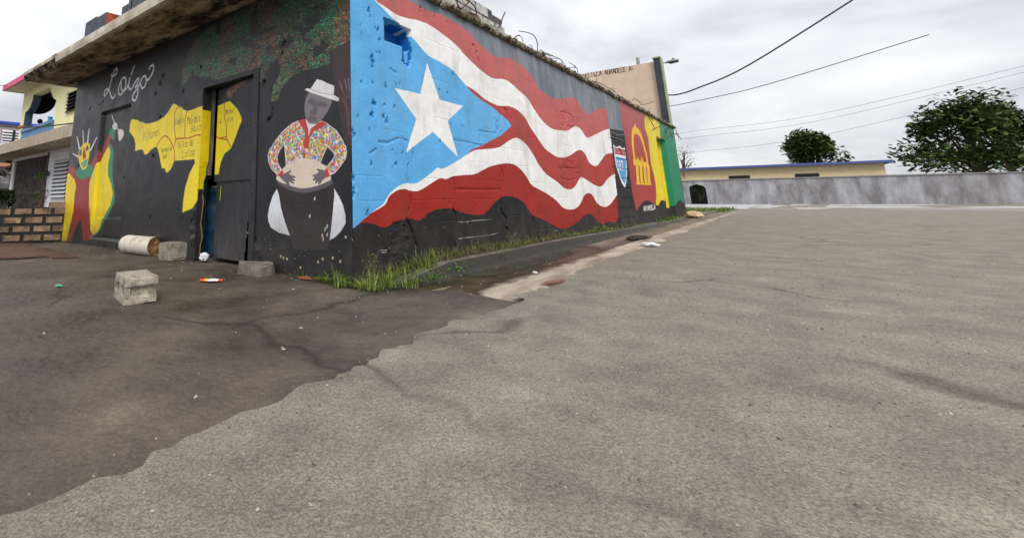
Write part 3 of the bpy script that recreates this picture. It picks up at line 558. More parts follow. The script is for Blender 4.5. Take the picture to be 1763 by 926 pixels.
# drummer near the corner
Z5 = lambda s: T(455, 125, 7.12, s); Z6 = lambda s: T(455, 240, 7.12, s); Z7 = lambda s: T(455, 320, 7.12, s)
WP = (214, 218, 224)
FC.poly(Z7('155 38 180 110 205 270 250 430 315 610 180 575 80 510 45 420 45 350 65 240 105 120'), WP, id=3)
FC.poly(Z7('855 25 920 130 970 240 1000 360 1000 460 940 560 870 630 800 668 820 540 845 300 860 120'), WP, id=3)
dm = FC.poly(Z6('165 540 300 600 500 640 700 600 845 545 862 640')+Z7('858 120 845 300 822 520 795 670 770 785 370 785 320 610 260 430 205 250 175 80'), (42, 34, 35), id=3)
fd = np.clip((.62-fz)/.25, 0, .75)[:, None]*np.ones_like(b1); FC.rgb[dm] = FC.rgb[dm]*(1-fd[dm][:, None])+np.array([52, 50, 52])*fd[dm][:, None]
FC.rgb[dm] += ((b2[dm]-.5)*9)[:, None]
for p in Z7('620 160 560 375 775 500 750 535 715 610 775 600 725 655'): FC.dab(*FC.xy(p), 2.2, 4.5, .3, (196, 192, 192))
FC.poly(Z6('150 490 165 540 300 620 400 650 500 658 620 640 760 590 845 545 818 470 500 520'), (92, 84, 90), id=13)
jk = Z5('420 600 350 630 240 720 150 830 90 926')+Z6('75 120 50 200 55 270 90 360 160 435 215 375 170 300 160 220 190 140 250 60 260 150 270 320 330 280 400 250 480 235 600 255 690 290 740 170 780 90 850 160 870 210 830 270 770 340 810 440 870 410 940 330 1000 240 1015 160 1000 80')+Z5('1000 926 960 830 890 720 770 630 700 600 640 640 545 760 510 580')
jm = FC.poly(jk, (226, 220, 224), id=12)
yj, xj = np.nonzero(jm); pj = [(200, 60, 60), (226, 150, 60), (222, 210, 70), (160, 190, 60), (60, 130, 180), (90, 160, 200), (170, 110, 170), (232, 226, 228), (236, 232, 236), (214, 110, 70), (120, 150, 60)]
for i in range(5200):
    j = random.randrange(len(yj)); FC.dab(int(xj[j]), int(yj[j]), random.uniform(1.6, 4), random.uniform(1.2, 3), random.random()*3, random.choice(pj), jm)
FC.stroke(jk, .010, (206, 196, 206), smooth=False)
FC.poly(Z5('510 575 560 630 640 638 670 606 700 612 645 655 580 700 545 800 530 700'), (224, 226, 230), id=12)
RC = (190, 58, 50)
FC.poly(Z5('420 600 465 575 510 578 545 700 545 790 505 740 460 660'), RC, id=12); FC.poly(Z5('770 630 700 598 640 640 575 690 545 790 570 790 610 720 690 690'), RC, id=12)
FC.poly(Z5('510 740 545 780 575 740 560 790 545 926 497 926')+Z6('505 235 472 235 495 0'), RC, id=12)
FC.poly(Z5('555 250 640 260 740 300 828 345 800 440 740 540 690 600 640 635 590 632 560 625 520 580 500 480 500 380 520 300'), (118, 112, 118), id=11, smooth=True)
FD = (92, 86, 92)
FC.poly(Z5('545 345 590 320 640 350 645 385 600 405 550 385'), FD, smooth=True); FC.poly(Z5('650 375 700 358 765 385 758 420 700 425 655 410'), FD, smooth=True)
FC.poly(Z5('618 400 640 400 652 500 610 525 568 500 570 470 605 460'), FD, smooth=True); FC.poly(Z5('540 550 580 535 640 550 635 590 580 600 545 580'), FD, smooth=True)
FC.poly(Z5('648 85 700 98 780 135 860 165 855 275 915 315 920 330 905 358 800 325 560 245 500 215 525 197 568 205'), (222, 222, 222), id=10)
FC.stroke(Z5('568 208 700 255 855 280'), .006, (150, 148, 150))
FC.poly(Z6('150 490 160 440 220 370 270 320 400 255 500 237 620 260 700 295 770 345 820 480 760 525 640 573 520 597 420 597 300 563 200 525'), (216, 200, 184), id=13, smooth=True)
HD = (104, 96, 102)
FC.poly(Z6('190 460 245 420 290 400 325 380 335 395 300 425 330 440 380 455 385 470 350 480 380 500 370 515 335 508 365 530 370 545 340 540 300 515 312 575 285 572 260 530 215 490'), HD, id=3)
FC.poly(Z6('760 385 700 372 650 360 640 375 670 395 650 420 595 440 590 455 620 465 595 490 600 508 630 500 620 540 635 545 660 515 662 552 685 550 715 500 770 460'), HD, id=3)
FC.poly(Z6('160 440 220 376 240 420 190 462'), RC, id=12); FC.poly(Z6('770 343 808 450 770 470 745 385'), RC, id=12)
# relief of the front wall
FC.h += (vnoise(FC.Hh, FC.W, 220, 220, 3)-.5)*.014
FC.fine += (vnoise(FC.Hh, FC.W, 30, 36, 4)-.5)*.012+(vnoise(FC.Hh, FC.W, 7, 7, 2)-.5)*.003
TD = lambda s: T(240, 0, 5.446, s)
for f_, x, y in ((TD, 222, 715), (TD, 195, 783), (TD, 410, 860), (TD, 1170, 775), (TD, 155, 880), (TD, 580, 632), (TG, 50, 400), (TG, 30, 500), (TB, 850, 95), (TB, 965, 35), (TEE, 195, 180), (TEE, 1215, 205), (TEE, 130, 540), (TB, 735, 625), (TB, 940, 60), (TB, 1130, 495), (TFF, 100, 215)):
    X, Y = FC.xy(f_(f'{x} {y}')[0])
    for _ in range(3):
        q = FC.seg((X+random.uniform(-4, 4), Y+random.uniform(-3, 3)), (X, Y), random.uniform(2, 5)); sy, sx, d = q; mm = d < 3.5; FC.h[sy, sx][mm] -= .012; FC.rgb[sy, sx][mm] *= .6  # pit colour darkened too, shade painted into the hollows
FC.stroke(Z5('125 350 110 540 60 585'), .01, dh=-.012, dfine=-.02); FC.stroke(TD('180 780 215 790'), .012, dh=-.012, dfine=-.02)
for pl, amp in ((TFF('545 80 620 60 625 480 610 640 520 640 480 500 470 300 500 200'), .05), (TFF('1075 380 1150 480 1160 640 1075 640'), .035), (TEE('590 650 640 600 640 800 610 926 510 926 520 800'), .02)):
    m = FC.mask(pl); FC.h[m] += ((vnoise(FC.Hh, FC.W, 12, 20, 3)-.55)*amp)[m]; FC.fine[m] += ((vnoise(FC.Hh, FC.W, 8, 12, 3)-.5)*amp*.7)[m]
d_ = vnoise(FC.Hh, FC.W, 70, 36, 5); low = np.clip(1-fz/.6, 0, 1)[:, None]; k_ = np.clip(low*1.0*d_+np.clip(d_-.64, 0, 1)*.7, 0, .45)
nm = FC.id != 2; FC.rgb[nm] = FC.rgb[nm]*(1-k_[nm][:, None])+np.array([80, 75, 69])*k_[nm][:, None]
bl = (FC.id == 0)
for _ in range(26): FC.dab(random.uniform(0, 500), random.uniform(30, 110), random.uniform(.7, 2), random.uniform(.6, 1.6), 0, (150, 140, 120), bl)
for x, y in ((20, 575), (45, 590), (80, 600), (415, 600), (510, 590), (580, 625), (630, 395), (700, 420), (205, 680), (370, 628)): FC.dab(*FC.xy(TI(f'{x} {y}')[0]), 3, 3, 0, (176, 162, 130))
# flush panel door and the tall doorway
PD = (4.32, 5.36, .13, 2.03)
pm = FC.mask([(PD[0], PD[2]), (PD[1], PD[2]), (PD[1], PD[3]), (PD[0], PD[3])], px=False); FC.h[pm] = -.035; FC.id[pm] = 6
pm2 = FC.mask([(PD[0]+.02, PD[2]+.015), (PD[1]-.06, PD[2]+.015), (PD[1]-.06, .42), (PD[0]+.02, .42)], px=False); FC.h[pm2] = -.029
FC.stroke([(PD[1]-.03, PD[2]+1.28), (PD[1]-.03, PD[3]-.01)], .045, (12, 12, 14), dh=-.07, px=False); FC.stroke([(PD[1]-.03, PD[2]), (PD[1]-.03, PD[2]+1.28)], .02, None, dh=-.05, px=False)
FC.stroke([(PD[0], PD[3]-.016), (PD[1], PD[3]-.016)], .032, (16, 16, 18), dh=-.05, px=False)
FC.stroke([(PD[0]+.01, PD[2]), (PD[0]+.01, PD[3]-.1)], .014, (24, 24, 26), dh=-.045, px=False)
FC.stroke([(PD[0]+.01, PD[2]), (PD[1]-.03, PD[2])], .02, (20, 20, 22), dh=-.05, px=False)
# keep the wing's yellow across the joint
DO = (1.37, 2.352, -.05, 1.955)
FC.poly([(DO[0], DO[2]), (DO[1], DO[2]), (DO[1], DO[3]), (DO[0], DO[3])], id=-1, px=False)
brushwork(FC, .05)
FC.rgb = np.clip(FC.rgb, 0, 255)

# ================================================================== walls built as relief grids
def wall_parts(cv, origin, d, nrm, sgrid, zgrid, names, m, parent, owners, sz_lo=0.):
    S, Z = np.meshgrid(sgrid, zgrid); Hs = cv.sample(cv.h, S, Z)
    gz, gs = np.gradient(Hs); dz = np.gradient(zgrid)[:, None]; ds = np.gradient(sgrid)[None, :]
    nx, nz = -gs/ds, -gz/dz; ln = np.sqrt(nx*nx+nz*nz+1)
    P = origin+S[..., None]*d+Z[..., None]*np.array([0, 0, 1.])+Hs[..., None]*nrm
    Nn = (nx/ln)[..., None]*d+(nz/ln)[..., None]*np.array([0, 0, 1.])+(1/ln)[..., None]*nrm
    sc_, zc_ = (sgrid[:-1]+sgrid[1:])/2, (zgrid[:-1]+zgrid[1:])/2; ID = cv.sample(cv.id, *np.meshgrid(sc_, zc_))
    nS = len(sgrid); U = (S-cv.s0)/(cv.s1-cv.s0); W_ = (Z-cv.z0)/(cv.z1-cv.z0)
    idx = np.arange(S.size).reshape(S.shape); quads = np.stack([idx[:-1, :-1], idx[:-1, 1:], idx[1:, 1:], idx[1:, :-1]], -1)
    if np.dot(np.cross(d, [0, 0, 1.]), nrm) < 0: quads = quads[..., ::-1]
    out = {}
    for i, nm in names.items():
        q = quads[ID == i]
        if not len(q): continue
        used, inv = np.unique(q, return_inverse=True); inv = inv.reshape(q.shape)
        me = bpy.data.meshes.new(nm); me.vertices.add(len(used)); me.loops.add(q.size); me.polygons.add(len(q))
        vs = P.reshape(-1, 3)[used]-np.array(parent.location if parent.parent is None else (0, 0, 0))
        me.vertices.foreach_set('co', vs.astype(np.float32).ravel()); me.loops.foreach_set('vertex_index', inv.astype(np.int32).ravel())
        me.polygons.foreach_set('loop_start', np.arange(0, q.size, 4, dtype=np.int32)); me.polygons.foreach_set('use_smooth', np.ones(len(q), bool)); me.update(calc_edges=True)
        uvl = me.uv_layers.new(name='UVMap'); uu = np.stack([U.ravel()[q.ravel()], W_.ravel()[q.ravel()]], -1); uvl.data.foreach_set('uv', uu.astype(np.float32).ravel())
        me.normals_split_custom_set_from_vertices(Nn.reshape(-1, 3)[used].astype(float).tolist()); me.materials.append(m); me.update()
        o = bpy.data.objects.new(nm, me); col.objects.link(o); ow = owners.get(i); o.parent = out[ow] if ow in out else parent; out[i] = o
    return out
B = empty('corner_building', (0, 0, 0), 'black painted corner building with wavy flag mural and crumbling concrete roof overhang', 'building')
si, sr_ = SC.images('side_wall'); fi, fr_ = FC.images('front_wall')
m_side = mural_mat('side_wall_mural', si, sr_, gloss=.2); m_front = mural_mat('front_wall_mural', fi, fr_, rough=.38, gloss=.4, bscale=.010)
sg = np.concatenate([np.arange(0, 5.2, .0155), np.arange(5.2, SR, .035), [SR]]); zg = np.concatenate([np.arange(-.06, H, .0155), [H]])
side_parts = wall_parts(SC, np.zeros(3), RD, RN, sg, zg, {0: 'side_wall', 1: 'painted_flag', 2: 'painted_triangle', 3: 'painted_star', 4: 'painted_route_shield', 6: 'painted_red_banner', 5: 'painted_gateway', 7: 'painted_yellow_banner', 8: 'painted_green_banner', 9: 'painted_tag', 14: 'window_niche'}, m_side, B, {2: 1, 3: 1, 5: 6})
fg = np.unique(np.round(np.concatenate([np.arange(0, SL, .0185), [SL, DO[0], DO[1]]]), 4)); fzg = np.unique(np.round(np.concatenate([np.arange(-.06, H, .0185), [H, DO[3]]]), 4))
front_parts = wall_parts(FC, np.zeros(3), np.array([-1., 0, 0]), np.array([0, -1., 0]), fg, fzg, {0: 'front_wall', 1: 'painted_masked_dancer', 2: 'painted_town_map', 3: 'painted_drummer', 10: 'painted_hat', 11: 'painted_face', 12: 'painted_floral_jacket', 13: 'painted_drum', 4: 'painted_lettering', 5: 'painted_foliage', 6: 'panel_door'}, m_front, B, {10: 3, 11: 3, 12: 3, 13: 3})

# ================================================================== rest of the corner building
def rn(p, f=1., s=0): return mnoise.noise(V((p[0]*f+s, p[1]*f+s*.7, p[2]*f-s)))
def rough_strip(name, path, prof, m, parent, step=.06, amp=.03, freq=7, seed=0, smooth=False, label=None, kind=None):
    """sweep a closed profile [(out, up)] along a straight path (p0, p1, outward), breaking it up with noise"""
    p0, p1, out = V(path[0]), V(path[1]), V(path[2]); L_ = (p1-p0).length; n = max(2, int(L_/step)); k = len(prof); vs = []
    for i in range(n+1):
        c = p0.lerp(p1, i/n)
        for (a, b, w_) in prof:
            q = c+out*a+V((0, 0, b)); dn = rn(q, freq, seed)*amp+rn(q, freq*3, seed+5)*amp*.6
            q = q+(out*dn+V((0, 0, rn(q, freq, seed+9)*amp)))*w_; vs.append(q)
    fs = [(i*k+j, i*k+(j+1) % k, (i+1)*k+(j+1) % k, (i+1)*k+j) for i in range(n) for j in range(k)]+[tuple(range(k))[::-1], tuple(range(n*k, n*k+k))]
    mb = MB(); mb.add(vs, fs); return mb.build(name, m, parent, smooth, label=label, kind=kind)
# roof slab: body over the whole building with the overhang along the front wall
OV = .65; ZS = H
mb = MB()
nx, ny = 150, 14; x0, x1 = -7.27, .12; vs = []; fs = []
for j in range(ny+1):
    for i in range(nx+1):
        x = x0+(x1-x0)*i/nx; y = -OV+.02+(OV+.1)*j/ny
        z = ZS+.004+abs(rn((x, y, 0), 2.2, 3))*.03+rn((x, y*2, 0), 9, 6)*.012
        if y > -.1: z = max(z, ZS+.004)
        vs.append((x, y, z))
fs = [(j*(nx+1)+i, (j+1)*(nx+1)+i, (j+1)*(nx+1)+i+1, j*(nx+1)+i+1) for j in range(ny) for i in range(nx)]
mb.add(vs, fs); mb.build('soffit', M_['soffit'], B, smooth=True)
mb = MB(); mb.box((x0, -OV+.03, ZS+.05), (x1, .2, ZS+.13)); mb.box((-SL, .2, ZS+.004), (.05, 3, ZS+.12))
for k in range(1): mb.prism([sidep(.0, ZS+.004, .02), sidep(SR, ZS+.004, .02), sidep(SR, ZS+.004, -6.8), sidep(0, ZS+.004, -6.6)], (0, 0, 0), (0, 0, .09))
mb.build('roof_slab', M_['concrete'], B)
rough_strip('fascia', ((-5.6, -OV, ZS), (x1, -OV, ZS), (0, -1, 0)), [(0, .0, .5), (.035, .012, .3), (.04, .075, .15), (.035, .145, .2), (-.06, .15, .2), (-.06, .01, .2)], M_['fascia'], B, step=.05, amp=.012, freq=5, seed=2)
rough_strip('broken_fascia', ((-7.27, -OV, ZS), (-5.6, -OV, ZS), (0, -1, 0)), [(-.03, -.012, 1), (.0, .05, 1), (.035, .075, .7), (.035, .14, .3), (-.06, .15, .2), (-.08, .01, .4)], M_['crust'], B, step=.03, amp=.07, freq=9, seed=8)
rough_strip('fascia_lip', ((-7.27, -OV, ZS+.085), (-5.55, -OV, ZS+.085), (0, -1, 0)), [(-.02, 0, .2), (.045, .0, .4), (.045, .06, .2), (-.02, .066, .2)], M_['fascia'], B, step=.05, amp=.02, freq=6, seed=3)
mb = MB(); mb.box((x0, -OV, ZS+.012), (x0+.05, .2, ZS+.145)); mb.build('slab_end', M_['concrete'], B)
# crumbling concrete edge along the flag wall
rough_strip('broken_slab_edge', (sidep(.0, ZS, 0), sidep(SR+.1, ZS, 0), V(RN)), [(-.02, -.012, .2), (.035, -.004, 1.), (.06, .02, 1.3), (.045, .06, 1.6), (.01, .085, 2.0), (-.04, .10, 2.6), (-.10, .10, 2.6), (-.16, .06, .3)], M_['crust'], B, step=.025, amp=.03, freq=9, seed=21)
# masonry parapet showing above the broken edge
pp = MB()
for r_ in range(2):
    for k in range(-1, 7):
        s0 = 1.28+k*.345+(.17 if r_ else 0); z0 = ZS+.085+r_*.15
        if s0 > 3.1-.3*r_ or s0 < .9: continue
        b = MB(); hx = .155 if s0 < 2.9 else .13; c = sidep(s0+.16, z0+.067, -.08-random.random()*.01)
        b.obox(c, RD, RN, (0, 0, 1), hx, .05, .062); b.build('block', M_['blk_grey'], B)
pp.obox(sidep(2.0, ZS+.20, -.10), RD, RN, (0, 0, 1), 1.25, .045, .135); pp.obox(sidep(2.0, ZS+.355, -.10), RD, RN, (0, 0, 1), .95, .055, .022); pp.build('parapet_mortar', M_['mortar_dk'], B)
# pier of dark blocks carrying the route shield
uvw = lambda s, z: ((s-SC.s0)/(SC.s1-SC.s0), (z-SC.z0)/(SC.z1-SC.z0))
for r_ in range(10):
    z0 = .01+r_*.2025; z1 = z0+.195; off = 0 if r_ % 2 else .2; s = PS0-.0; edges = [PS0]
    while edges[-1] < PS1-.25: edges.append(edges[-1]+(.41 if len(edges) > 1 or not off else .205))
    edges[-1] = PS1-.01; 
    for a, b in zip(edges[:-1], edges[1:]):
        a_, b_ = a+.004, b-.004; o = .012+random.uniform(0, .004); bv = .008
        v = [sidep(a_, z0, 0), sidep(b_, z0, 0), sidep(b_, z1, 0), sidep(a_, z1, 0), sidep(a_+bv, z0+bv, o), sidep(b_-bv, z0+bv, o), sidep(b_-bv, z1-bv, o), sidep(a_+bv, z1-bv, o)]
        f = [(4, 5, 6, 7), (0, 1, 5, 4), (1, 2, 6, 5), (2, 3, 7, 6), (3, 0, 4, 7)]
        st = [(a_, z0), (b_, z0), (b_, z1), (a_, z1), (a_+bv, z0+bv), (b_-bv, z0+bv), (b_-bv, z1-bv), (a_+bv, z1-bv)]
        me = bpy.data.meshes.new('block'); me.from_pydata([tuple(q) for q in v], [], f); ul = me.uv_layers.new(name='UVMap')
        for p in me.polygons:
            for li in p.loop_indices: ul.data[li].uv = uvw(*st[me.loops[li].vertex_index])
        me.materials.append(m_side); link(bpy.data.objects.new('block', me), B)
# doorway: reveals, frame, leaf
T_ = .15
mb = MB(); xj = -DO[1]
def jy(z): return rn((0, 0, z), 6, 4)*.02+rn((0, 0, z), 17, 7)*.012
zz_ = [0, .08, .16, .24, .32, .4, .48, .56, .64, .72, .78, .86, .94, 1.02, 1.1, 1.3, 1.5, 1.7, 1.955]
for a, b in zip(zz_[:-1], zz_[1:]):
    ra, rb = (jy(a)-.012 if a < 1.05 else 0), (jy(b)-.012 if b < 1.05 else 0)
    da, db = (.03 if a < .9 else 0), (.03 if b < .9 else 0)
    mb.m = 0 if .74 <= a < 1.69 else 1
    if a >= 1.69: mb.m = 1
    mb.add([(xj+ra*.6, -.004, a), (xj+rb*.6, -.004, b), (xj+rb, T_-.035-db+rb, b), (xj+ra, T_-.035-da+ra, a)], [(0, 1, 2, 3)])
    mb.m = 2 if a > .7 else 3; mb.add([(xj+ra, T_-.035-da+ra, a), (xj+rb, T_-.035-db+rb, b), (xj+rb, T_-.02-db+rb, b), (xj+ra, T_-.02-da+ra, a)], [(0, 1, 2, 3)])
    if a < .9: continue
    mb.m = 3; mb.add([(xj+ra, T_-.02-da+ra, a), (xj+rb, T_-.02-db+rb, b), (xj+rb, T_+.02-db, b), (xj+ra, T_+.02-da, a)], [(0, 1, 2, 3)])
mb.m = 1; mb.add([(xj-.02, -.0, 1.954), (-DO[0], 0, 1.954), (-DO[0], T_, 1.954), (xj-.02, T_, 1.954)], [(0, 3, 2, 1)])
mb.build('door_jamb', [M_['yellow'], M_['black'], M_['green_edge'], M_['wood']], B)
mb = MB(); mb.box((-DO[1]-.012, -.012, 1.955), (-1.275, .06, 2.012), .004); mb.build('frame_head', M_['black'], B)
mb = MB(); mb.box((-1.372, -.010, .02), (-1.285, .07, 1.957), .004); mb.build('frame_post', M_['black'], B)
mb = MB(); mb.tube([(-1.283, -.006, .0), (-1.279, -.006, .7), (-1.281, -.006, 1.3), (-1.278, -.006, 2.0)], .006, 5); mb.build('door_seam', M_['dark'], B)
# the leaf stands slightly ajar; the map runs on across it
LE0 = np.array([-1.375, .035]); LE1 = np.array([-2.215, .12]); ld = LE1-LE0; LWd = float(np.hypot(*ld)); ld = ld/LWd; ln_ = np.array([ld[1], -ld[0]]); ln_ = ln_ if ln_[1] < 0 else -ln_
ln3 = np.array([ln_[0], ln_[1], 0]); loff = float(LE0@ln_)
def LF(u, v):
    p = hit(u, v, ln3, loff); return (float((p[:2]-LE0)@ld), float(p[2]))
DC = Canvas(0, LWd, 0, 2.0, .004, LF, (42, 42, 48)); dn = vnoise(DC.Hh, DC.W, 160, 10, 4); DC.rgb += ((dn-.5)*16)[..., None]
lm = [(374, 182.9), (386.9, 177.3), (396, 174), (408.9, 187.4), (413, 195), (416.6, 204), (416.3, 209.5), (410.8, 223.3), (403.4, 243.5), (398, 256.3), (386.9, 265.5), (380.5, 280.2), (376.8, 300.4), (365, 301.3), (365, 185)]
DC.poly(lm, (228, 206, 24), id=1); DC.stroke(lm[:13], .010, (58, 96, 62))
TZ4 = lambda s: T(345, 160, 7.72, s)
for st in ('325 130 318 220 322 320 345 420 348 520 350 600 370 650 405 725', '200 580 260 605 345 585', '260 605 355 630'): DC.stroke(TZ4(st), .014, (158, 62, 30), smooth=True)
text(DC, 'Mediania', TZ4('335 295')[0], TZ4('445 262')[0], 9, .006, INK, sz=4.2); text(DC, 'Alta', TZ4('362 390')[0], TZ4('440 368')[0], 8, .006, INK, sz=4.2); text(DC, 'ia', TZ4('235 415')[0], TZ4('285 400')[0], 8, .0085, INK, sz=4.2)
DC.stroke([(377.5, 322), (376.0, 345)], .012, (206, 206, 40))
fo = TD('820 860 850 830 900 800 960 765 990 755 985 780 930 830 880 860 850 910 820 905'); fm2 = DC.mask(fo); yl, xl = np.nonzero(fm2)
for i in range(260):
    j = random.randrange(len(yl)); DC.dab(int(xl[j]), int(yl[j]), random.uniform(2, 6), random.uniform(1.5, 3), 1., random.choice(pal_b))
DC.fine += (vnoise(DC.Hh, DC.W, 200, 12, 3)-.5)*.006
DC.stroke(TZ4('725 400 600 460 520 445'), .012, (20, 20, 22), dfine=-.01); DC.stroke(TZ4('600 460 510 490'), .01, (20, 20, 22), dfine=-.01); DC.stroke(TZ4('620 720 580 760 520 780'), .008, (34, 34, 36))
low = np.clip(1-(np.arange(DC.Hh)*.004)/.7, 0, 1)[:, None]*vnoise(DC.Hh, DC.W, 60, 16, 4)*.9; DC.rgb = DC.rgb*(1-low[..., None])+np.array([104, 96, 88])*low[..., None]
di, dr_ = DC.images('door_leaf'); m_door = mural_mat('door_leaf_paint', di, dr_, bscale=.01)
leaf = empty('door_leaf', (LE0[0], LE0[1], 0), None, None); leaf.parent = B
def leafgrid(name, s0, s1, z0, z1, back, idf, m, parent, skew=0.):
    ns, nz = int((s1-s0)/.02), int((z1-z0)/.02); vs = []; uv = []; fs = []
    for j in range(nz+1):
        for i in range(ns+1):
            s, z = s0+(s1-s0)*i/ns, z0+(z1-z0)*j/nz; bow = skew*(1-z/.95)*(s/LWd) if skew else 0
            p = LE0+ld*s-ln_*(back+bow); vs.append((p[0]-LE0[0], p[1]-LE0[1], z)); uv.append((s/LWd, z/2.0))
    for j in range(nz):
        for i in range(ns):
            s, z = s0+(s1-s0)*(i+.5)/ns, z0+(z1-z0)*(j+.5)/nz
            if (name != 'lower_panel' or s > .06+.11*max(0, 1-z/.80)) and idf(DC.id[min(int(z/.004), DC.Hh-1), min(int(s/.004), DC.W-1)]): a = j*(ns+1)+i; fs.append((a, a+1, a+ns+2, a+ns+1))
    me = bpy.data.meshes.new(name); me.from_pydata(vs, [], fs); ul = me.uv_layers.new(name='UVMap')
    for l in me.loops: ul.data[l.index].uv = uv[l.vertex_index]
    me.materials.append(m); me.polygons.foreach_set('use_smooth', [True]*len(fs)); o = bpy.data.objects.new(name, me); link(o, parent); return o
leafgrid('upper_panel', 0.0, LWd, .86, 1.945, 0, lambda i: i != 1, m_door, leaf); leafgrid('painted_map_edge', 0.0, LWd, .66, 1.945, -.0005, lambda i: i == 1, m_door, leaf)
leafgrid('lower_panel', .04, LWd-.02, .04, .862, .02, lambda i: True, m_door, leaf, skew=.0)
mb = MB(); mb.tube([(-.03, .01, .0), (-.02, .0, .45), (0, 0, .85)], .012, 5); mb.m = 0; mb.build('split_edge', M_['dark'], leaf, loc=(0, 0, 0))
mb = MB(); pth = [LE1[0]+.0, LE1[1]]; mb.obox((LE1[0]-LE0[0]-.004, LE1[1]-LE0[1]+.018, 1.4), (ld[0], ld[1], 0), (ln_[0], ln_[1], 0), (0, 0, 1), .004, .018, .54); mb.build('leaf_edge', M_['dark'], leaf, loc=(0, 0, 0))
mb = MB(); mb.box((-4.36, -.01, .97), (-4.325, .004, 1.005), .004); lt = mb.build('latch', M_['dark'], front_parts[6])
# dim room behind the doorway, back walls
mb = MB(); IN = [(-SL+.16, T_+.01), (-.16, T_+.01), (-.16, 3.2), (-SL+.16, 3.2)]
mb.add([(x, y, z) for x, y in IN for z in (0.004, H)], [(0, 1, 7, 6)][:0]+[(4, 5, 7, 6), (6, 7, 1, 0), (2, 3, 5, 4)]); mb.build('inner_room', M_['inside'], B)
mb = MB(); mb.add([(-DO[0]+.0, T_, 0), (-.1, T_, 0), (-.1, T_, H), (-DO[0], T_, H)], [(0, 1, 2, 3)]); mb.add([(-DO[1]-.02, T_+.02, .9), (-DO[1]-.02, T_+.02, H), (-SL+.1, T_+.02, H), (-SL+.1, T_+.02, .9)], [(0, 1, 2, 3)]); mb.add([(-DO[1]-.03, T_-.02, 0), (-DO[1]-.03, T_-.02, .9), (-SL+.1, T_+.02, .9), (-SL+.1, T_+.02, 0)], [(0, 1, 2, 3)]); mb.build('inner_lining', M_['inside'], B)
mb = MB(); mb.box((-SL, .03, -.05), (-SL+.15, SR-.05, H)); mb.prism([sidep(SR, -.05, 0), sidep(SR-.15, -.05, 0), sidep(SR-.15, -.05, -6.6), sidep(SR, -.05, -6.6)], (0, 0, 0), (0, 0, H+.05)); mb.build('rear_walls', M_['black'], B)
mb = MB(); mb.m = 0
for k, (s, z) in enumerate([(0, -.06)]): pass
# rebar and wire sticking out of the broken slab edge
def rebar(pxs, o0=.03, o1=None, r=.006, nm='rebar'):
    pts = []
    for i, (u, v) in enumerate(pxs):
        o = o0 if o1 is None else o0+(o1-o0)*i/(len(pxs)-1); s, z = SW(u, v, o); pts.append(sidep(s, z, o))
    mb = MB(); mb.tube([V(q) for q in spline(pts, 4)], r, 5); return mb.build(nm, M_['rebar'], B, smooth=True)
TR = lambda s: T(890, 40, 7.12, s); TRR = lambda s: T(740, 0, 9.26, s); TO = lambda s: T(960, 170, 5.446, s)
for st in ('252 355 254 290 240 210 200 150 140 120 80 108 22 98', '300 330 330 370 400 400 450 410 520 440 555 470 545 500', '320 375 380 380 410 420 380 450', '415 435 490 440 470 470', '500 430 545 460 590 515', '745 625 742 570 700 520 635 485', '650 552 700 540 720 545 690 515', '745 600 735 560 690 540', '970 715 975 670 940 610', '960 715 1060 760 1130 800 1200 840', '1140 800 1190 800 1185 840 1210 850', '185 330 185 290 150 265', '75 240 65 190 40 155', '270 340 300 345 440 400'): rebar(TR(st), r=.007 if st[:3] in ('252', '300', '960') else .005)
for st in ('1090 440 1140 390 1150 320 1200 200', '580 0 690 80 740 180 735 270 700 330', '440 0 440 60 470 120 540 190', '360 180 430 120 470 130', '500 140 560 100 610 50 640 0', '560 190 640 210 730 240', '1300 640 1360 600 1400 570 1440 575'): rebar(TRR(st), r=.009)
for st in ('700 20 720 0 760 25 790 60', '790 58 850 48 905 25', '852 140 860 90'): rebar(TO(st), r=.008)
T4 = lambda s: T(1090, 160, 11.57, s)
for st in ('290 430 370 600 420 690 415 760', '380 735 470 700 540 670', '340 460 400 560', '700 680 650 800 630 880 690 900 790 800', '710 690 740 780 780 880', '800 700 860 760 870 830 970 925', '860 790 900 850 910 910', '820 815 880 820', '560 600 620 700 650 800'): rebar(T4(st), o0=.02, o1=.3, r=.010, nm='bent_wire')

# scored clay blocks stacked on the roof
def clay(u0, v0, y, z0, wd, h, dp, label, m=None, broken=False, group='clay blocks left on the roof'):
    s, _ = LW(u0, v0, y); e_ = empty('clay_block', (-s, y, z0), label, 'block', group)
    mb = MB(); n = 6
    mb.box((-s, y+.012, z0), (-s+wd, y+dp, z0+h))
    if broken:
        mb = MB()
        bm = bmesh.new(); bmesh.ops.create_icosphere(bm, subdivisions=3, radius=.5)
        for v in bm.verts: q = v.co*(1+.5*mnoise.noise(v.co*2.3+V((s, 0, 0)))); v.co = V((-s+wd/2+q.x*wd, y+dp/2+q.y*dp, z0+max(0, h*.4+q.z*h)))
        mb.add([v.co for v in bm.verts], [[v.index for v in f.verts] for f in bm.faces]); bm.free(); mb.build('body', M_['clay'], e_); return
    mb.build('body', M_['clay'], e_); f = MB()
    for k in range(n): f.box((-s+wd*(k+.08)/n, y-.002, z0+.004), (-s+wd*(k+.92)/n, y+.0125, z0+h-.004))
    for k in range(4): f.box((-s-.008, y+.02+dp*(k+.1)/5, z0+.004), (-s, y+.02+dp*(k+.85)/5, z0+h-.004))
    f.build('scored_face', m or M_['slate'], e_)
ZT = ZS+.15
clay(144, 74, -.6, ZT, .40, .30, .2, 'slate painted hollow block nearest the left end of the roof edge')
clay(163, 62, -.6, ZT, .34, .27, .2, 'slate painted block with a red end standing second from the left of the roof')
clay(178, 55, -.55, ZT, .34, .17, .2, 'broken lump of red clay beside the standing blocks on the roof', broken=True)
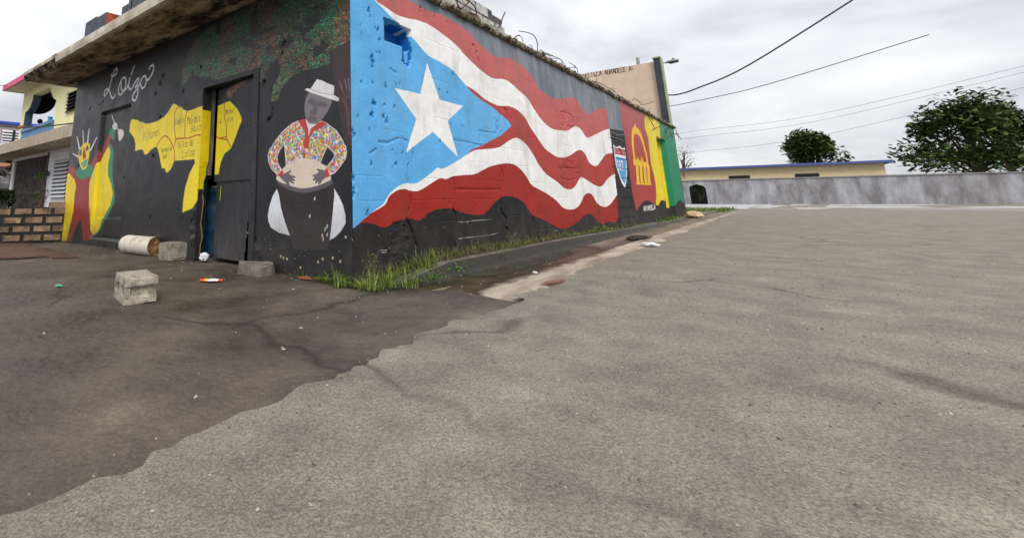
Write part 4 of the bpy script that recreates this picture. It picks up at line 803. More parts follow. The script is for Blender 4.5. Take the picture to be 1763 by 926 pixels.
clay(208, 38, -.6, ZT, .30, .19, .2, 'low slate block lying at the left of the taller roof stack')
clay(224, 27, -.6, ZT, .44, .2, .2, 'long slate block at the foot of the taller roof stack')
clay(221, 14, -.58, ZT+.2, .40, .22, .2, 'slate block standing on top of the taller roof stack')
clay(252, 8, -.6, ZT, .42, .36, .2, 'red and slate block at the right end of the roof stack')
clay(197, 46, -.6, ZT, .16, .09, .12, 'thin broken slate sliver on the roof edge between the two stacks')

# ================================================================== ground, gutter, road
def gmat(name, c1, c2, c3, sc1, rlo, rhi, bump, bsc, bd=.012, vor=None, stretch=(1, 1, 1)):
    m = mat(name, c1, c2, sc1, rhi, bump, bsc, stretch, .5, c3=c3, bdist=bd, coord='Object', detail=12, lo=.36, hi=.6, rough2=rlo); return m
g_dirt = gmat('damp_dirty_concrete', (54, 45, 37), (92, 80, 69), (110, 98, 84), 1.2, .8, .52, 1., 22, .02)
g_road = gmat('worn_asphalt', (108, 100, 90), (130, 121, 109), (142, 133, 120), 3.0, .92, .8, 1., 55, .012)
# fine aggregate speckle for the road and the yard
def speckle(m, sc_, amt, seed=0):
    t = m.node_tree; b = t.nodes['Principled BSDF']; src = b.inputs['Base Color'].links[0].from_socket; tcn = N(t, 'ShaderNodeTexCoord')
    vn = N(t, 'ShaderNodeTexVoronoi'); vn.inputs['Scale'].default_value = sc_; t.links.new(tcn.outputs['Object'], vn.inputs['Vector'])
    sepc = N(t, 'ShaderNodeSeparateColor'); t.links.new(vn.outputs['Color'], sepc.inputs[0]); mr = N(t, 'ShaderNodeMapRange'); mr.inputs[3].default_value = 1-amt; mr.inputs[4].default_value = 1+amt; t.links.new(sepc.outputs[0], mr.inputs[0])
    s_ = N(t, 'ShaderNodeVectorMath', operation='SCALE'); t.links.new(src, s_.inputs[0]); t.links.new(mr.outputs[0], s_.inputs['Scale']); t.links.new(s_.outputs[0], b.inputs['Base Color'])
speckle(g_road, 210, .36); speckle(g_dirt, 130, .2)
def crackle(m, sc_, wd, mask_lo, dark=.45, patch=None):
    t = m.node_tree; b = t.nodes['Principled BSDF']; src = b.inputs['Base Color'].links[0].from_socket; tcn = N(t, 'ShaderNodeTexCoord')
    n0 = N(t, 'ShaderNodeTexNoise'); n0.inputs['Scale'].default_value = 2.2; n0.inputs['Detail'].default_value = 6; t.links.new(tcn.outputs['Object'], n0.inputs['Vector'])
    ad = N(t, 'ShaderNodeVectorMath', operation='MULTIPLY_ADD'); ad.inputs[1].default_value = (.55, .55, 0); t.links.new(n0.outputs['Color'], ad.inputs[0]); t.links.new(tcn.outputs['Object'], ad.inputs[2])
    vo = N(t, 'ShaderNodeTexVoronoi', feature='DISTANCE_TO_EDGE'); vo.inputs['Scale'].default_value = sc_; t.links.new(ad.outputs[0], vo.inputs['Vector'])
    mr = N(t, 'ShaderNodeMapRange'); mr.inputs[1].default_value = 0; mr.inputs[2].default_value = wd; mr.inputs[3].default_value = 1; mr.inputs[4].default_value = 0; t.links.new(vo.outputs['Distance'], mr.inputs[0])
    n2 = N(t, 'ShaderNodeTexNoise'); n2.inputs['Scale'].default_value = .45; n2.inputs['Detail'].default_value = 3; t.links.new(tcn.outputs['Object'], n2.inputs['Vector'])
    m2 = N(t, 'ShaderNodeMapRange'); m2.inputs[1].default_value = mask_lo; m2.inputs[2].default_value = mask_lo+.08; t.links.new(n2.outputs['Fac'], m2.inputs[0])
    mm = N(t, 'ShaderNodeMath', operation='MULTIPLY'); t.links.new(mr.outputs[0], mm.inputs[0]); t.links.new(m2.outputs[0], mm.inputs[1])
    mx_ = N(t, 'ShaderNodeMixRGB'); mx_.blend_type = 'MULTIPLY'; t.links.new(mm.outputs[0], mx_.inputs[0]); t.links.new(src, mx_.inputs[1]); mx_.inputs[2].default_value = (dark, dark, dark, 1)
    # darker tar patches and oil spots of their own shape
    n3 = N(t, 'ShaderNodeTexNoise'); n3.inputs['Scale'].default_value = 1.1; n3.inputs['Detail'].default_value = 10; n3.inputs['Roughness'].default_value = .7; t.links.new(ad.outputs[0], n3.inputs['Vector'])
    m3 = N(t, 'ShaderNodeMapRange'); m3.inputs[1].default_value = .56; m3.inputs[2].default_value = .68; m3.inputs[3].default_value = 0; m3.inputs[4].default_value = .38; t.links.new(n3.outputs['Fac'], m3.inputs[0])
    m4 = N(t, 'ShaderNodeMixRGB'); m4.blend_type = 'MULTIPLY'; t.links.new(m3.outputs[0], m4.inputs[0]); t.links.new(mx_.outputs[0], m4.inputs[1]); m4.inputs[2].default_value = (.42, .40, .38, 1)
    t.links.new(m4.outputs[0], b.inputs['Base Color'])
crackle(g_road, .42, .012, .50); crackle(g_dirt, .35, .014, .46, .4)
g_gut = gmat('stained_gutter_concrete', (66, 56, 44), (122, 108, 92), (150, 138, 120), 1.4, .85, .45, .8, 30, .012, stretch=(2.2, .45, 1))
g_apron = gmat('pale_gutter_apron', (112, 98, 84), (176, 162, 144), (192, 180, 162), 1.6, .85, .7, .8, 30, .01, stretch=(2.2, .6, 1))
g_walk = gmat('grey_kerb_concrete', (74, 68, 61), (112, 104, 95), (128, 120, 110), 3.6, .88, .75, .8, 30, .01)
def sheet(name, xs, ys, zf, m, kind='structure', label=None, keep=None):
    vs = [(x, y, zf(x, y)) for y in ys for x in xs]; n = len(xs)
    fs = [(j*n+i, j*n+i+1, (j+1)*n+i+1, (j+1)*n+i) for j in range(len(ys)-1) for i in range(n-1) if keep is None or keep((xs[i]+xs[i+1])/2, (ys[j]+ys[j+1])/2)]
    me = bpy.data.meshes.new(name); me.from_pydata(vs, [], fs); me.materials.append(m); me.polygons.foreach_set('use_smooth', [True]*len(fs)); o = bpy.data.objects.new(name, me); link(o); tag(o, label=label, kind=kind); return o
def wx(y): return .0145*y                         # line of the side wall
ar = np.arange
big = sorted(set([-900, -300, -100, -40]+[100, 300, 900]+list(range(-20, 61, 20))))
sheet('ground', big, big, lambda x, y: -.10, gmat('far_ground', (110, 106, 94), (138, 132, 118), (120, 122, 92), .4, .9, .9, .3, 8))
AX = 1.14
def asph_edge(y): return AX+.03*math.sin(y*1.7)+rn((0, y, 0), 1.3, 2)*.09+rn((0, y, 0), 6, 5)*(.05 if y < .8 else .02)+rn((0, y, 0), 19, 6)*(.04 if y < .8 else .015)+(.10 if y < .3 else 0)
xs_d = list(ar(-11, 1.75, .10)); ys_d = list(ar(-9, 1.35, .10))
sheet('yard', xs_d, ys_d, lambda x, y: -.004+rn((x, y, 0), .7, 1)*.010+rn((x, y, 0), 3, 2)*.006-max(0, min(1, (x+.3)/1.2))*.018-(max(0, y-.15)*.07 if x > 0 else 0), g_dirt)
xs_g_ = [0, .12, .2, .27, .30, .33, .4, .5, .6, .7, .8, .9, 1.0, 1.08, 1.16, 1.3]; ys_g = list(ar(-.6, 24, .12))
def gz(t, y):
    fo_ = max(0, min(1, 1-(y-4.)/7)); k = (.02+.07*fo_)*min(1, max(0, (y-.05)/.9)); st = min(1, max(0, (y+.3)/.8)); sink = -.03*max(0, min(1, 1-(y+.5)/1.0))
    if t < .285: return k+sink-.002
    if t < .33: return k+(-.03*fo_*st-k)*(t-.285)/.045+sink-.002
    if t < .6: return -.03*fo_*st+sink-.002
    return -.03*fo_*st*max(0, 1-(t-.6)/.4)+sink-.002-.034*max(0, min(1, 1-(y-.25-.3*abs(t-.95))/.45))
def gut(name, ts, m, y0=-9):
    vs = [(wx(y)+t+rn((0, y, 0), 1.2, 4)*.015*(t > .2)+.0*y, y, gz(t, y)+rn((t, y, 0), 4, 5)*.005) for y in ys_g if y > y0 for t in ts]; n = len(ts)
    me = bpy.data.meshes.new(name); me.from_pydata(vs, [], [(j*n+i, j*n+i+1, (j+1)*n+i+1, (j+1)*n+i) for j in range(len(vs)//n-1) for i in range(n-1)]); me.materials.append(m); me.polygons.foreach_set('use_smooth', [True]*len(me.polygons)); o = bpy.data.objects.new(name, me); link(o); tag(o, kind='structure')
gut('kerb', [0, .06, .12, .2, .25, .275, .285], g_walk); gut('kerb_face', [.285, .30, .315, .33, .36], gmat('dark_mossy_kerb_face', (30, 27, 20), (52, 48, 34), (60, 64, 34), 5, .8, .4, .9, 40, .01, stretch=(1, 3, 1))); gut('gutter', [.36, .42, .48, .54, .6, .66, .72, .78], g_gut); gut('gutter_apron', [.78, .84, .9, .96, 1.02, 1.08, 1.16, 1.3], g_apron, -.1)
ra = list(ar(-14, -6, .2))+list(ar(-6, 3, .05))+list(ar(3, 30, .4))+list(ar(30, 70, 4)); rt = [0, .06, .14, .25, .4, .6, .9, 1.3, 1.8, 2.4, 3.2, 4.5, 6.5, 9, 12]
vs = [(asph_edge(y)-.0+t if y < 24 else AX+t-(y-24)*.02, y, .006*min(1, t*6)+rn((t, y, 0), 1.1, 8)*.004-.002) for y in ra for t in rt]; n = len(rt)
me = bpy.data.meshes.new('road'); me.from_pydata(vs, [], [(j*n+i, j*n+i+1, (j+1)*n+i+1, (j+1)*n+i) for j in range(len(ra)-1) for i in range(n-1)]); me.materials.append(g_road); me.polygons.foreach_set('use_smooth', [True]*len(me.polygons)); o = link(bpy.data.objects.new('road', me)) if False else bpy.data.objects.new('road', me); link(o); tag(o, kind='structure')
sheet('yard', [-45, -25, -11], [-40, -20, -9, -.5, 1.5], lambda x, y: -.012, g_dirt); sheet('yard', list(ar(-11, 2.0, 1.2)), [-40, -20, -9], lambda x, y: -.008, g_dirt)
sheet('yard', [-30, -22, -14, -11, -6.4], [.25, 1, 2.2, 3.2], lambda x, y: -.010, g_dirt)
def soften(m, nscale=9., hard=.35):
    """fade the sheet out towards its rim with an irregular edge"""
    t = m.node_tree; b = t.nodes['Principled BSDF']; at = N(t, 'ShaderNodeAttribute', attribute_name='rim'); tcn = N(t, 'ShaderNodeTexCoord'); no = N(t, 'ShaderNodeTexNoise')
    no.inputs['Scale'].default_value = nscale; no.inputs['Detail'].default_value = 8; t.links.new(tcn.outputs['Object'], no.inputs['Vector'])
    ad = N(t, 'ShaderNodeMath', operation='ADD'); t.links.new(at.outputs['Fac'], ad.inputs[0]); t.links.new(no.outputs['Fac'], ad.inputs[1])
    mr = N(t, 'ShaderNodeMapRange'); mr.inputs[1].default_value = .72; mr.inputs[2].default_value = .72+hard; t.links.new(ad.outputs[0], mr.inputs[0]); t.links.new(mr.outputs[0], b.inputs['Alpha']); return m
# puddles and stains
water = soften(mat('still_water', (50, 42, 32), (72, 64, 44), 3, .07, .05, 6, spec=.5, bdist=.002), 5, .22)
wet = soften(mat('wet_mossy_concrete', (46, 42, 28), (78, 66, 48), 5, .3, .5, 30, spec=.5, c3=(70, 74, 36), bdist=.006), 6, .5)
def blob(name, pts, z, m, kind='structure', n=5, label=None):
    c = sum((V((p[0], p[1], 0)) for p in pts), V())/len(pts); P = spline([(p[0], p[1]) for p in pts], n, True); mb = MB(); R_s = (.35, .6, .8, .92, 1.08)
    vs = [(c.x, c.y, z)]+[(c.x+(p[0]-c.x)*t, c.y+(p[1]-c.y)*t, z) for t in R_s for p in P]; k = len(P)
    fs = [(0, 1+i, 1+(i+1) % k) for i in range(k)]
    for r_ in range(len(R_s)-1): fs += [(1+r_*k+i, 1+(r_+1)*k+i, 1+(r_+1)*k+(i+1) % k, 1+r_*k+(i+1) % k) for i in range(k)]
    mb.add(vs, fs); o = mb.build(name, m); tag(o, label=label, kind=kind)
    at = o.data.attributes.new('rim', 'FLOAT', 'POINT'); at.data.foreach_set('value', [1.]+[v for v in (.9, .7, .5, .28, 0.) for _ in range(k)]); return o
gp2 = lambda L_: [tuple(GP(u, v))[:2] for u, v in L_]
blob('puddle', gp2([(1075, 409), (1090, 405), (1112, 406), (1128, 407.5), (1110, 411), (1092, 413), (1080, 412)]), .004, water)
def strip_wet(name, y0, y1, t0, t1, z, m):
    ys_ = list(ar(y0, y1, .1)); tt = [t0, t0+.03]+[t0+(t1-t0)*k for k in (.25, .5, .7, .85, 1)]; vs = []; rim = []
    for y in ys_:
        for k, t in enumerate(tt):
            vs.append((wx(y)+t, y, gz(t, y)+z+rn((t, y, 0), 4, 5)*.005)); e_ = min((y-y0)/.5, (y1-y)/1.2, 1); rim.append(max(0, e_*(1, 1, 1, .85, .6, .3, 0)[k]))
    n = len(tt); me = bpy.data.meshes.new(name); me.from_pydata(vs, [], [(j*n+i, j*n+i+1, (j+1)*n+i+1, (j+1)*n+i) for j in range(len(ys_)-1) for i in range(n-1)]); me.materials.append(m); at = me.attributes.new('rim', 'FLOAT', 'POINT'); at.data.foreach_set('value', rim); me.polygons.foreach_set('use_smooth', [True]*len(me.polygons))
    o = bpy.data.objects.new(name, me); link(o); tag(o, kind='structure')
soilm = soften(mat('dark_soil', (52, 46, 34), (74, 64, 48), 12, .95, .9, 60, bdist=.02), 10, .5)
strip_wet('soil', -.3, 9.0, .002, .22, .004, soilm); blob('soil', [(-1.2, -.02), (-.6, -.10), (-.1, -.16), (.35, -.1), (.45, .3), (.3, .7), (.0, .1), (-.6, .01)], .004, soilm)
strip_wet('wet_gutter', -.35, 4.9, .335, .97, .004, wet); strip_wet('puddle', .9, 4.0, .335, .66, .007, water)
blob('stain', gp2([(925, 490), (945, 484), (970, 481), (977, 484), (970, 489), (945, 493), (930, 494)]), .011, soften(mat('red_stain', (110, 52, 42), (126, 84, 70), 12, .85, .4, 60), 14, .7))
blob('stain', gp2([(0, 450), (60, 447), (145, 444.5), (120, 437), (80, 426), (40, 419), (-60, 418), (-90, 440)]), .010, soften(mat('rust_brown_patch', (70, 44, 32), (92, 66, 48), 2.5, .75, .6, 30, c3=(84, 68, 56), detail=10), 3, .4))
# ---- loose things on the yard
cb1 = empty('cinder_block', GP(237, 494), 'notched pale cinder block in the foreground with two narrow cells in its end', 'cinder block')
def local_box(parent, name, m, c, hx, hy, hz, rz, bev=.008, amp=.004, sub=3):
    bm = bmesh.new(); bmesh.ops.create_cube(bm, size=2); bmesh.ops.subdivide_edges(bm, edges=bm.edges[:], cuts=sub, use_grid_fill=True)
    for v in bm.verts:
        q = V((v.co.x*hx, v.co.y*hy, v.co.z*hz)); cor = sum(1 for a in v.co if abs(a) > .99)
        if cor >= 2: q *= .985
        q += V((rn(q, 14, hx), rn(q, 14, hy+3), rn(q, 14, hz+7)))*amp; v.co = Matrix.Rotation(rz, 3, 'Z') @ q+V(c)
    mb = MB(); mb.add([v.co for v in bm.verts], [[v.index for v in f.verts] for f in bm.faces]); bm.free(); return mb.build(name, m, parent, loc=(0, 0, 0))
# block: long axis u, short axis w; seen from the long face with its hollow end to the left
HB = .165; q0, q1, q2, q3 = [GP(u, v, HB) for u, v in ((203.5, 467.5), (212.5, 481), (266.8, 474.5), (256.5, 464))]
for q in (q0, q1, q2, q3): q.z = 0
ud = ((q2-q1)+(q3-q0)).normalized(); Lb = ((q2-q1).length+(q3-q0).length)/2; Wb = ((q0-q1).length+(q3-q2).length)/2; rzb = math.atan2(ud.y, ud.x); cb1.location = (q0+q1+q2+q3)/4; cb1.rotation_euler = (0, 0, rzb); hb = Lb/2; hw = Wb/2
local_box(cb1, 'top_slab', M_['cinder'], (0, 0, HB-.026), hb, hw, .026, 0, amp=.003); local_box(cb1, 'foot', M_['cinder'], (0, .006, .026), hb, hw-.008, .026, 0, amp=.006)
local_box(cb1, 'web', M_['cinder'], (.02, .012, HB/2), hb-.022, hw-.022, .034, 0, amp=.005)
for yy in (-hw+.026, 0, hw-.012): local_box(cb1, 'end_rib', M_['cinder'], (-hb+.018, yy, HB/2), .018, .011, .034, 0, amp=.002, sub=1)
cb2 = empty('cinder_block', (GP(300, 448)), 'short mossy cinder block beside the pipe and black wall', 'cinder block')
A0, A1, A2 = GP(280, 446.5), GP(300, 449.5), GP(321, 446.5); e1 = (A0-A1); e2 = (A2-A1); cb2.location = A1+(e1+e2)/2; rz2 = math.atan2(-e1.y, -e1.x); cb2.rotation_euler = (0, 0, rz2)
local_box(cb2, 'body', M_['cinder2'], (0, 0, .095), e1.length*.5, .13, .093, 0, amp=.006)
local_box(cb2, 'mossy_end', M_['leafd'] if False else M_['cinder2'], (e1.length*.5-.004, 0, .095), .012, .10, .07, 0, amp=.008)
# pipe
pc0, pc1 = GP(208, 436), GP(259, 442); R_ = .112; pd = (pc1-pc0); pd.z = 0; Lp = pd.length; pd.normalize(); pn = V((-pd.y, pd.x, 0)); pn = pn if pn.y > 0 else -pn
pe = empty('fallen_pipe', (pc0+pc1)/2+pn*.06, 'whitewashed concrete pipe lying on its side with a brown filled end', 'pipe'); pc = pe.location.copy()
mb = MB(); k = 28; rings = 14; vs = []; fs = []
for i in range(rings+1):
    c = pc+pd*(Lp*(i/rings-.5)); 
    for j in range(k):
        a = 2*math.pi*j/k; rr = R_*(1+.03*rn((i*.5, math.cos(a), math.sin(a)), 1.5, 1)); 
        if i in (0,): rr *= .93
        vs.append(c+pn*(math.cos(a)*rr)+V((0, 0, R_+math.sin(a)*rr)))
fs = [(i*k+j, (i+1)*k+j, (i+1)*k+(j+1) % k, i*k+(j+1) % k) for i in range(rings) for j in range(k)]+[tuple(range(k))]
mb.add(vs, fs); mb.build('shell', M_['pipe'], pe, smooth=True)
mb = MB(); vs = []; c = pc+pd*(Lp*.5)
for rr in (0, .35, .7, .97):
    for j in range(k if rr else 1): a = 2*math.pi*j/k; q = c+pn*(math.cos(a)*rr*R_)+V((0, 0, R_+math.sin(a)*rr*R_)); vs.append(q-pd*(.03-.018*rr+rn(q, 22, 3)*.014))
fs = [(0, 1+j, 1+(j+1) % k) for j in range(k)]
for r_ in range(2): fs += [(1+r_*k+j, 1+(r_+1)*k+j, 1+(r_+1)*k+(j+1) % k, 1+r_*k+(j+1) % k) for j in range(k)]
mb.add(vs, fs); mb.build('filling', M_['core'], pe)
# flat stone by the doorway
A0, A1, A2 = GP(409, 471), GP(450, 478), GP(474, 472); st = empty('stone_slab', (A0+A2)/2+V((0, -.02, 0)), 'flat grey broken slab of stone lying below the door post', 'stone')
poly = [A0, A1, A2, GP(470, 468), GP(412, 464)]; bm = bmesh.new(); hgt = .085
c0 = st.location.copy(); vb = [bm.verts.new(p-c0) for p in poly]; f = bm.faces.new(vb); f.normal_update()
if f.normal.z < 0: f.normal_flip()
r_ = bmesh.ops.extrude_face_region(bm, geom=[f]); tv = [v for v in r_['geom'] if isinstance(v, bmesh.types.BMVert)]
for v in tv: v.co.z += hgt; v.co.x *= .97; v.co.y *= .95
bmesh.ops.subdivide_edges(bm, edges=bm.edges[:], cuts=4, use_grid_fill=True)
for v in bm.verts: v.co += V((rn(v.co, 9, 2), rn(v.co, 9, 5), rn(v.co, 9, 8)))*.016
mb = MB(); mb.add([v.co+c0 for v in bm.verts], [[v.index for v in f.verts] for f in bm.faces]); bm.free(); mb.build('slab', M_['stone'], st)
# blue barrel inside the doorway
bx = V((-2.66, .50, 0)); be = empty('blue_barrel', bx, 'tall blue plastic barrel standing just inside the dark doorway', 'barrel'); mb = MB(); k = 24
prof = [(.20, 0), (.225, .03), (.22, .5), (.225, .53), (.22, .56), (.215, .74), (.235, .75), (.235, .79), (.21, .80), (.05, .79)]; vs = [bx+V((math.cos(2*math.pi*j/k)*r, math.sin(2*math.pi*j/k)*r, z)) for r, z in prof for j in range(k)]
mb.add(vs, [(i*k+j, i*k+(j+1) % k, (i+1)*k+(j+1) % k, (i+1)*k+j) for i in range(len(prof)-1) for j in range(k)]+[tuple(range((len(prof)-1)*k, len(prof)*k))]); mb.build('drum', M_['blue_barrel'], be, smooth=True)
mb = MB(); mb.box((bx.x-.07, bx.y-.1, .795), (bx.x+.05, bx.y+.06, .83), .01); mb.build('lid_clutter', M_['paper'], be)
# crumpled cup on the threshold
def crumple(name, c, r, m, label, cat, sq=(1, 1, 1), seed=0, amp=.45):
    bm = bmesh.new(); bmesh.ops.create_icosphere(bm, subdivisions=3, radius=1); mb = MB()
    for v in bm.verts: q = v.co.copy(); d = 1+amp*mnoise.noise(q*2.1+V((seed, 0, 0)))+amp*.5*abs(mnoise.noise(q*5+V((seed, 0, 0)))); v.co = V((q.x*sq[0], q.y*sq[1], q.z*sq[2]))*r*d
    zm = min(v.co.z for v in bm.verts); mb.add([v.co+V(c)-V((0, 0, zm)) for v in bm.verts], [[v.index for v in f.verts] for f in bm.faces]); bm.free()
    o = mb.build(name, m, loc=c); tag(o, label, cat); return o
crumple('crumpled_bag', (-2.19, .02, .0), .05, M_['paper'], 'crumpled white paper bag on the doorway threshold', 'bag', (1, .9, .8), 3)
# snack wrapper
wA, wB = GP(346, 484.5), GP(383, 485.5); we = empty('snack_wrapper', (wA+wB)/2, 'flattened red, yellow and white wrapper lying on the yard before the doorway', 'wrapper')
wdv = (wB-wA); wl = wdv.length; wdv.normalize(); wn = V((-wdv.y, wdv.x, 0)); 
def wrap(name, a, b, ha, hb_, m):
    mb = MB(); n = 5; vs = []
    for i in range(n+1):
        t = a+(b-a)*i/n; hw = ha+(hb_-ha)*i/n
        for s in (-1, 0, 1): vs.append(wA+wdv*(t*wl)+wn*(s*hw)+V((0, 0, .010+.012*(1-abs(s))+random.uniform(0, .004))))
    mb.add(vs, [(i*3+j, (i+1)*3+j, (i+1)*3+j+1, i*3+j+1) for i in range(n) for j in range(2)]); mb.build(name, m, we)
wrap('red_end', 0, .22, .035, .045, M_['redw']); wrap('yellow_band', .22, .42, .045, .048, M_['yelw']); wrap('white_body', .42, .84, .048, .03, M_['paper']); wrap('torn_tip', .84, 1.02, .03, .004, M_['redw'])
crumple('plastic_scrap', GP(101, 494), .022, M_['greenp'], 'small green plastic scrap lying on the left of the yard', 'litter', (1.6, 1, .4), 5)
crumple('paper_scrap', GP(1119, 425), .06, M_['paper'], 'crushed pale paper lying where the asphalt meets the gutter', 'litter', (1.7, .8, .4), 8)
crumple('bottle_cap', GP(921, 471), .014, M_['paper'], 'tiny white scrap lying in the wet gutter', 'litter', (1.4, 1, .6), 9)
crumple('leaf_scrap', GP(526, 482), .03, mat('dead_leaf', (150, 92, 66), (124, 70, 50), 20, .8, .3), 'crumpled orange dead leaf at the foot of the corner', 'leaf', (2.2, .8, .4), 12)
# small stones and crumbs scattered over the yard and road
mb = MB(); mb2 = MB()
def crumb(mbx, c, r):
    vs = [V(c)+V((random.uniform(-1, 1)*r, random.uniform(-1, 1)*r*.8, 0)) for _ in range(4)]+[V(c)+V((0, 0, r*random.uniform(.4, .9)))]
    a = sorted(vs[:4], key=lambda p: math.atan2(p.y-c[1], p.x-c[0])); mbx.add(a+[vs[4]], [(0, 1, 4), (1, 2, 4), (2, 3, 4), (3, 0, 4)])
for i in range(600):
    x, y = random.uniform(-9, 1.1), -abs(random.gauss(0, 2.2)); crumb(mb if random.random() < .35 else mb2, (x, y, 0), random.uniform(.004, .014))
for i in range(5200):
    y = random.uniform(-4, 9); t = abs(random.gauss(0, 1.6)); crumb(mb if random.random() < .25 else mb2, (1.2+t, y, .004), random.uniform(.003, .009))
for i in range(500):
    y = random.uniform(.2, 14); crumb(mb if random.random() < .3 else mb2, (wx(y)+random.uniform(.1, 1.15), y, gz(.3, y)*.3), random.uniform(.004, .010))
mb.build('crumbs', mat('pale_crumbs', (176, 170, 158), (150, 142, 128), 30, .9, 0), kind='stuff'); mb2.build('gravel', M_['stone'], kind='stuff')

# ================================================================== plants at the foot of the wall
def blade(mb, base, h, lean, ang, w_):
    d = V((math.cos(ang), math.sin(ang), 0)); n = V((-d.y, d.x, 0)); P = []
    for i, t in enumerate((0, .4, .75, 1)):
        c = V(base)+d*(lean*t*t)+V((0, 0, h*(t-.18*t*t*min(2, lean/h*2)))); wv = w_*(1-t)**.7*.5+.0004; P += [c-n*wv, c+n*wv]
    mb.add(P, [(0, 1, 3, 2), (2, 3, 5, 4), (4, 5, 7, 6)])
gb = MB()
def gdens(y):
    # strips read off the wall foot: thick at the corner and at 1.0-3.6 m, thinner and then bushy further on
    return 1. if y < .35 else .75 if y < 1 else 1.15 if y < 3.2 else .5 if y < 4.4 else .8 if y < 6.9 else .07 if y < 11 else .5 if y < 13.2 else .1
for i in range(6500):
    y = random.uniform(-.0, 14); 
    if random.random() > gdens(y)*(.10+1.0*max(0, .45+rn((0, y, 0), 1.6, 1)*1.2+rn((0, y, 0), 6, 3)*.5)): continue
    t = abs(random.gauss(0, .07))+.012; wd_s = .26 if y < .9 else .17; t = min(t*(1.8 if y < .9 else 1), wd_s)
    hh = random.uniform(.02, .12)**1.0*(.35+random.random()**2*.8)*(1.5 if rn((1, y, 0), 1.7, 3) > .1 else .8)
    blade(gb, sidep(y, gz(t, y), t), hh, random.uniform(.03, .15), random.uniform(0, 6.3), random.uniform(.003, .007)*(1+y*.08))
for i in range(900):
    x = -abs(random.gauss(0, .27)); y = -abs(random.gauss(0, .045))-.02
    if x < -.1: y *= .5
    if rn((x, 0, 0), 6, 2) < -.15: continue
    blade(gb, (x+.02, y, -.006), random.uniform(.02, .09)*(1.4 if random.random() < .1 else .6), random.uniform(.03, .13), random.uniform(0, 6.3), random.uniform(.004, .009))
for i in range(1500): # turf fringe in front of the corner, thinning out along the foot
    a = random.random(); y = random.uniform(-.12, .75); t = .08+abs(random.gauss(0, .13)); blade(gb, sidep(y, 0, t+0), random.uniform(.02, .07), random.uniform(.02, .08), random.uniform(0, 6.3), random.uniform(.003, .006))
for px, py, n_, hm in ((735, 480, 60, .26), (862, 455, 45, .17), (705, 500, 40, .2), (585, 500, 35, .22), (640, 505, 35, .18), (665, 500, 30, .22), (820, 455, 35, .18), (790, 462, 30, .14)):
    c = GP(px, py-6); 
    for i in range(n_): blade(gb, (c.x+random.gauss(0, .03), c.y+random.gauss(0, .03), .0), random.uniform(.3, 1)*hm, random.uniform(.04, .16), random.uniform(0, 6.3), random.uniform(.005, .009))
o = gb.build('grass', M_['grass'], kind='stuff')
gb2 = MB()
for i in range(2600):
    y = random.gauss(1.2, 1.6) if random.random() < .7 else random.uniform(0, 9)
    if y < -.1 or y > 13: continue
    t = abs(random.gauss(0, .09))+.01; blade(gb2, sidep(y, gz(t, y), min(t, .26)), random.uniform(.02, .13), random.uniform(.03, .12), random.uniform(0, 6.3), random.uniform(.002, .005))
gb2.build('dry_grass', M_['straw'], kind='stuff')
# broad leaved ground plants among the grass
lb = MB()
def leafq(mb, c, r, tilt=.8):
    a = random.uniform(0, 6.3); d = V((math.cos(a), math.sin(a), random.uniform(-tilt, tilt))).normalized(); n = d.cross(V((random.random()-.5, random.random()-.5, 1))).normalized(); c = V(c)
    mb.add([c-d*r, c+n*r*.45, c+d*r, c-n*r*.45], [(0, 1, 2, 3)])
for px, py, rx in ((790, 470, .14), (800, 463, .12), (900, 440, .13), (880, 447, .12), (1000, 413, .3), (1020, 410, .3), (1040, 407, .3), (990, 417, .25), (1065, 402, .25), (1148, 385, .6), (1158, 381, .5), (905, 436, .1), (750, 487, .08)):
    c = GP(px, py-3)
    for i in range(110): leafq(lb, (c.x+random.gauss(0, rx*.22), c.y+random.gauss(0, rx), abs(random.gauss(0, .035))+.01), random.uniform(.008, .018)*(1+c.y*.07))
lb.build('ground_leaves', M_['leaf'], kind='stuff')
WL = ['dry weed with small yellow flowers growing nearest the corner', 'tall dry weed left of the crack in the black base', 'dry weed with the highest flower, against the wide crack', 'drooping dry weed between the two lengthwise scratches', 'short flowering weed past the wide crack', 'thin weed stem standing alone before the narrow crack', 'sparse weed with pale heads under the last black wave', 'small weed with seed heads at the corner of the building']
for (bx_, by_, tx, ty), lb_ in zip(((640, 495, 632, 425), (822, 458, 812, 408), (872, 448, 882, 395), (842, 455, 836, 402), (908, 440, 905, 412), (935, 428, 932, 408), (958, 424, 950, 400), (616, 500, 645, 445)), WL):
    g0 = GP(bx_, by_); s0, z1 = SW(tx, ty, .1); tp = sidep(s0, z1, .1); e_ = empty('weed', g0, lb_, 'weed', None)
    sm, fmz = MB(), MB()
    for k in range(5):
        q = tp+V((random.uniform(-.05, .05), random.uniform(-.13, .13), random.uniform(-.16, .02))); mid = g0.lerp(q, .6)+V((random.uniform(-.03, .03), random.uniform(-.04, .04), .03)); sm.tube([g0+V((0, random.uniform(-.02, .02), 0)), mid, q], .0012, 3)
        for _ in range(7): leafq(fmz, q+V((random.gauss(0, .012), random.gauss(0, .02), random.gauss(0, .022))), .006)
        for _ in range(3): leafq(sm, g0.lerp(mid, random.random()), .014)
    sm.build('stem', M_['straw'], e_, kind='stuff'); fmz.build('flower_head', M_['flower'], e_, kind='stuff')

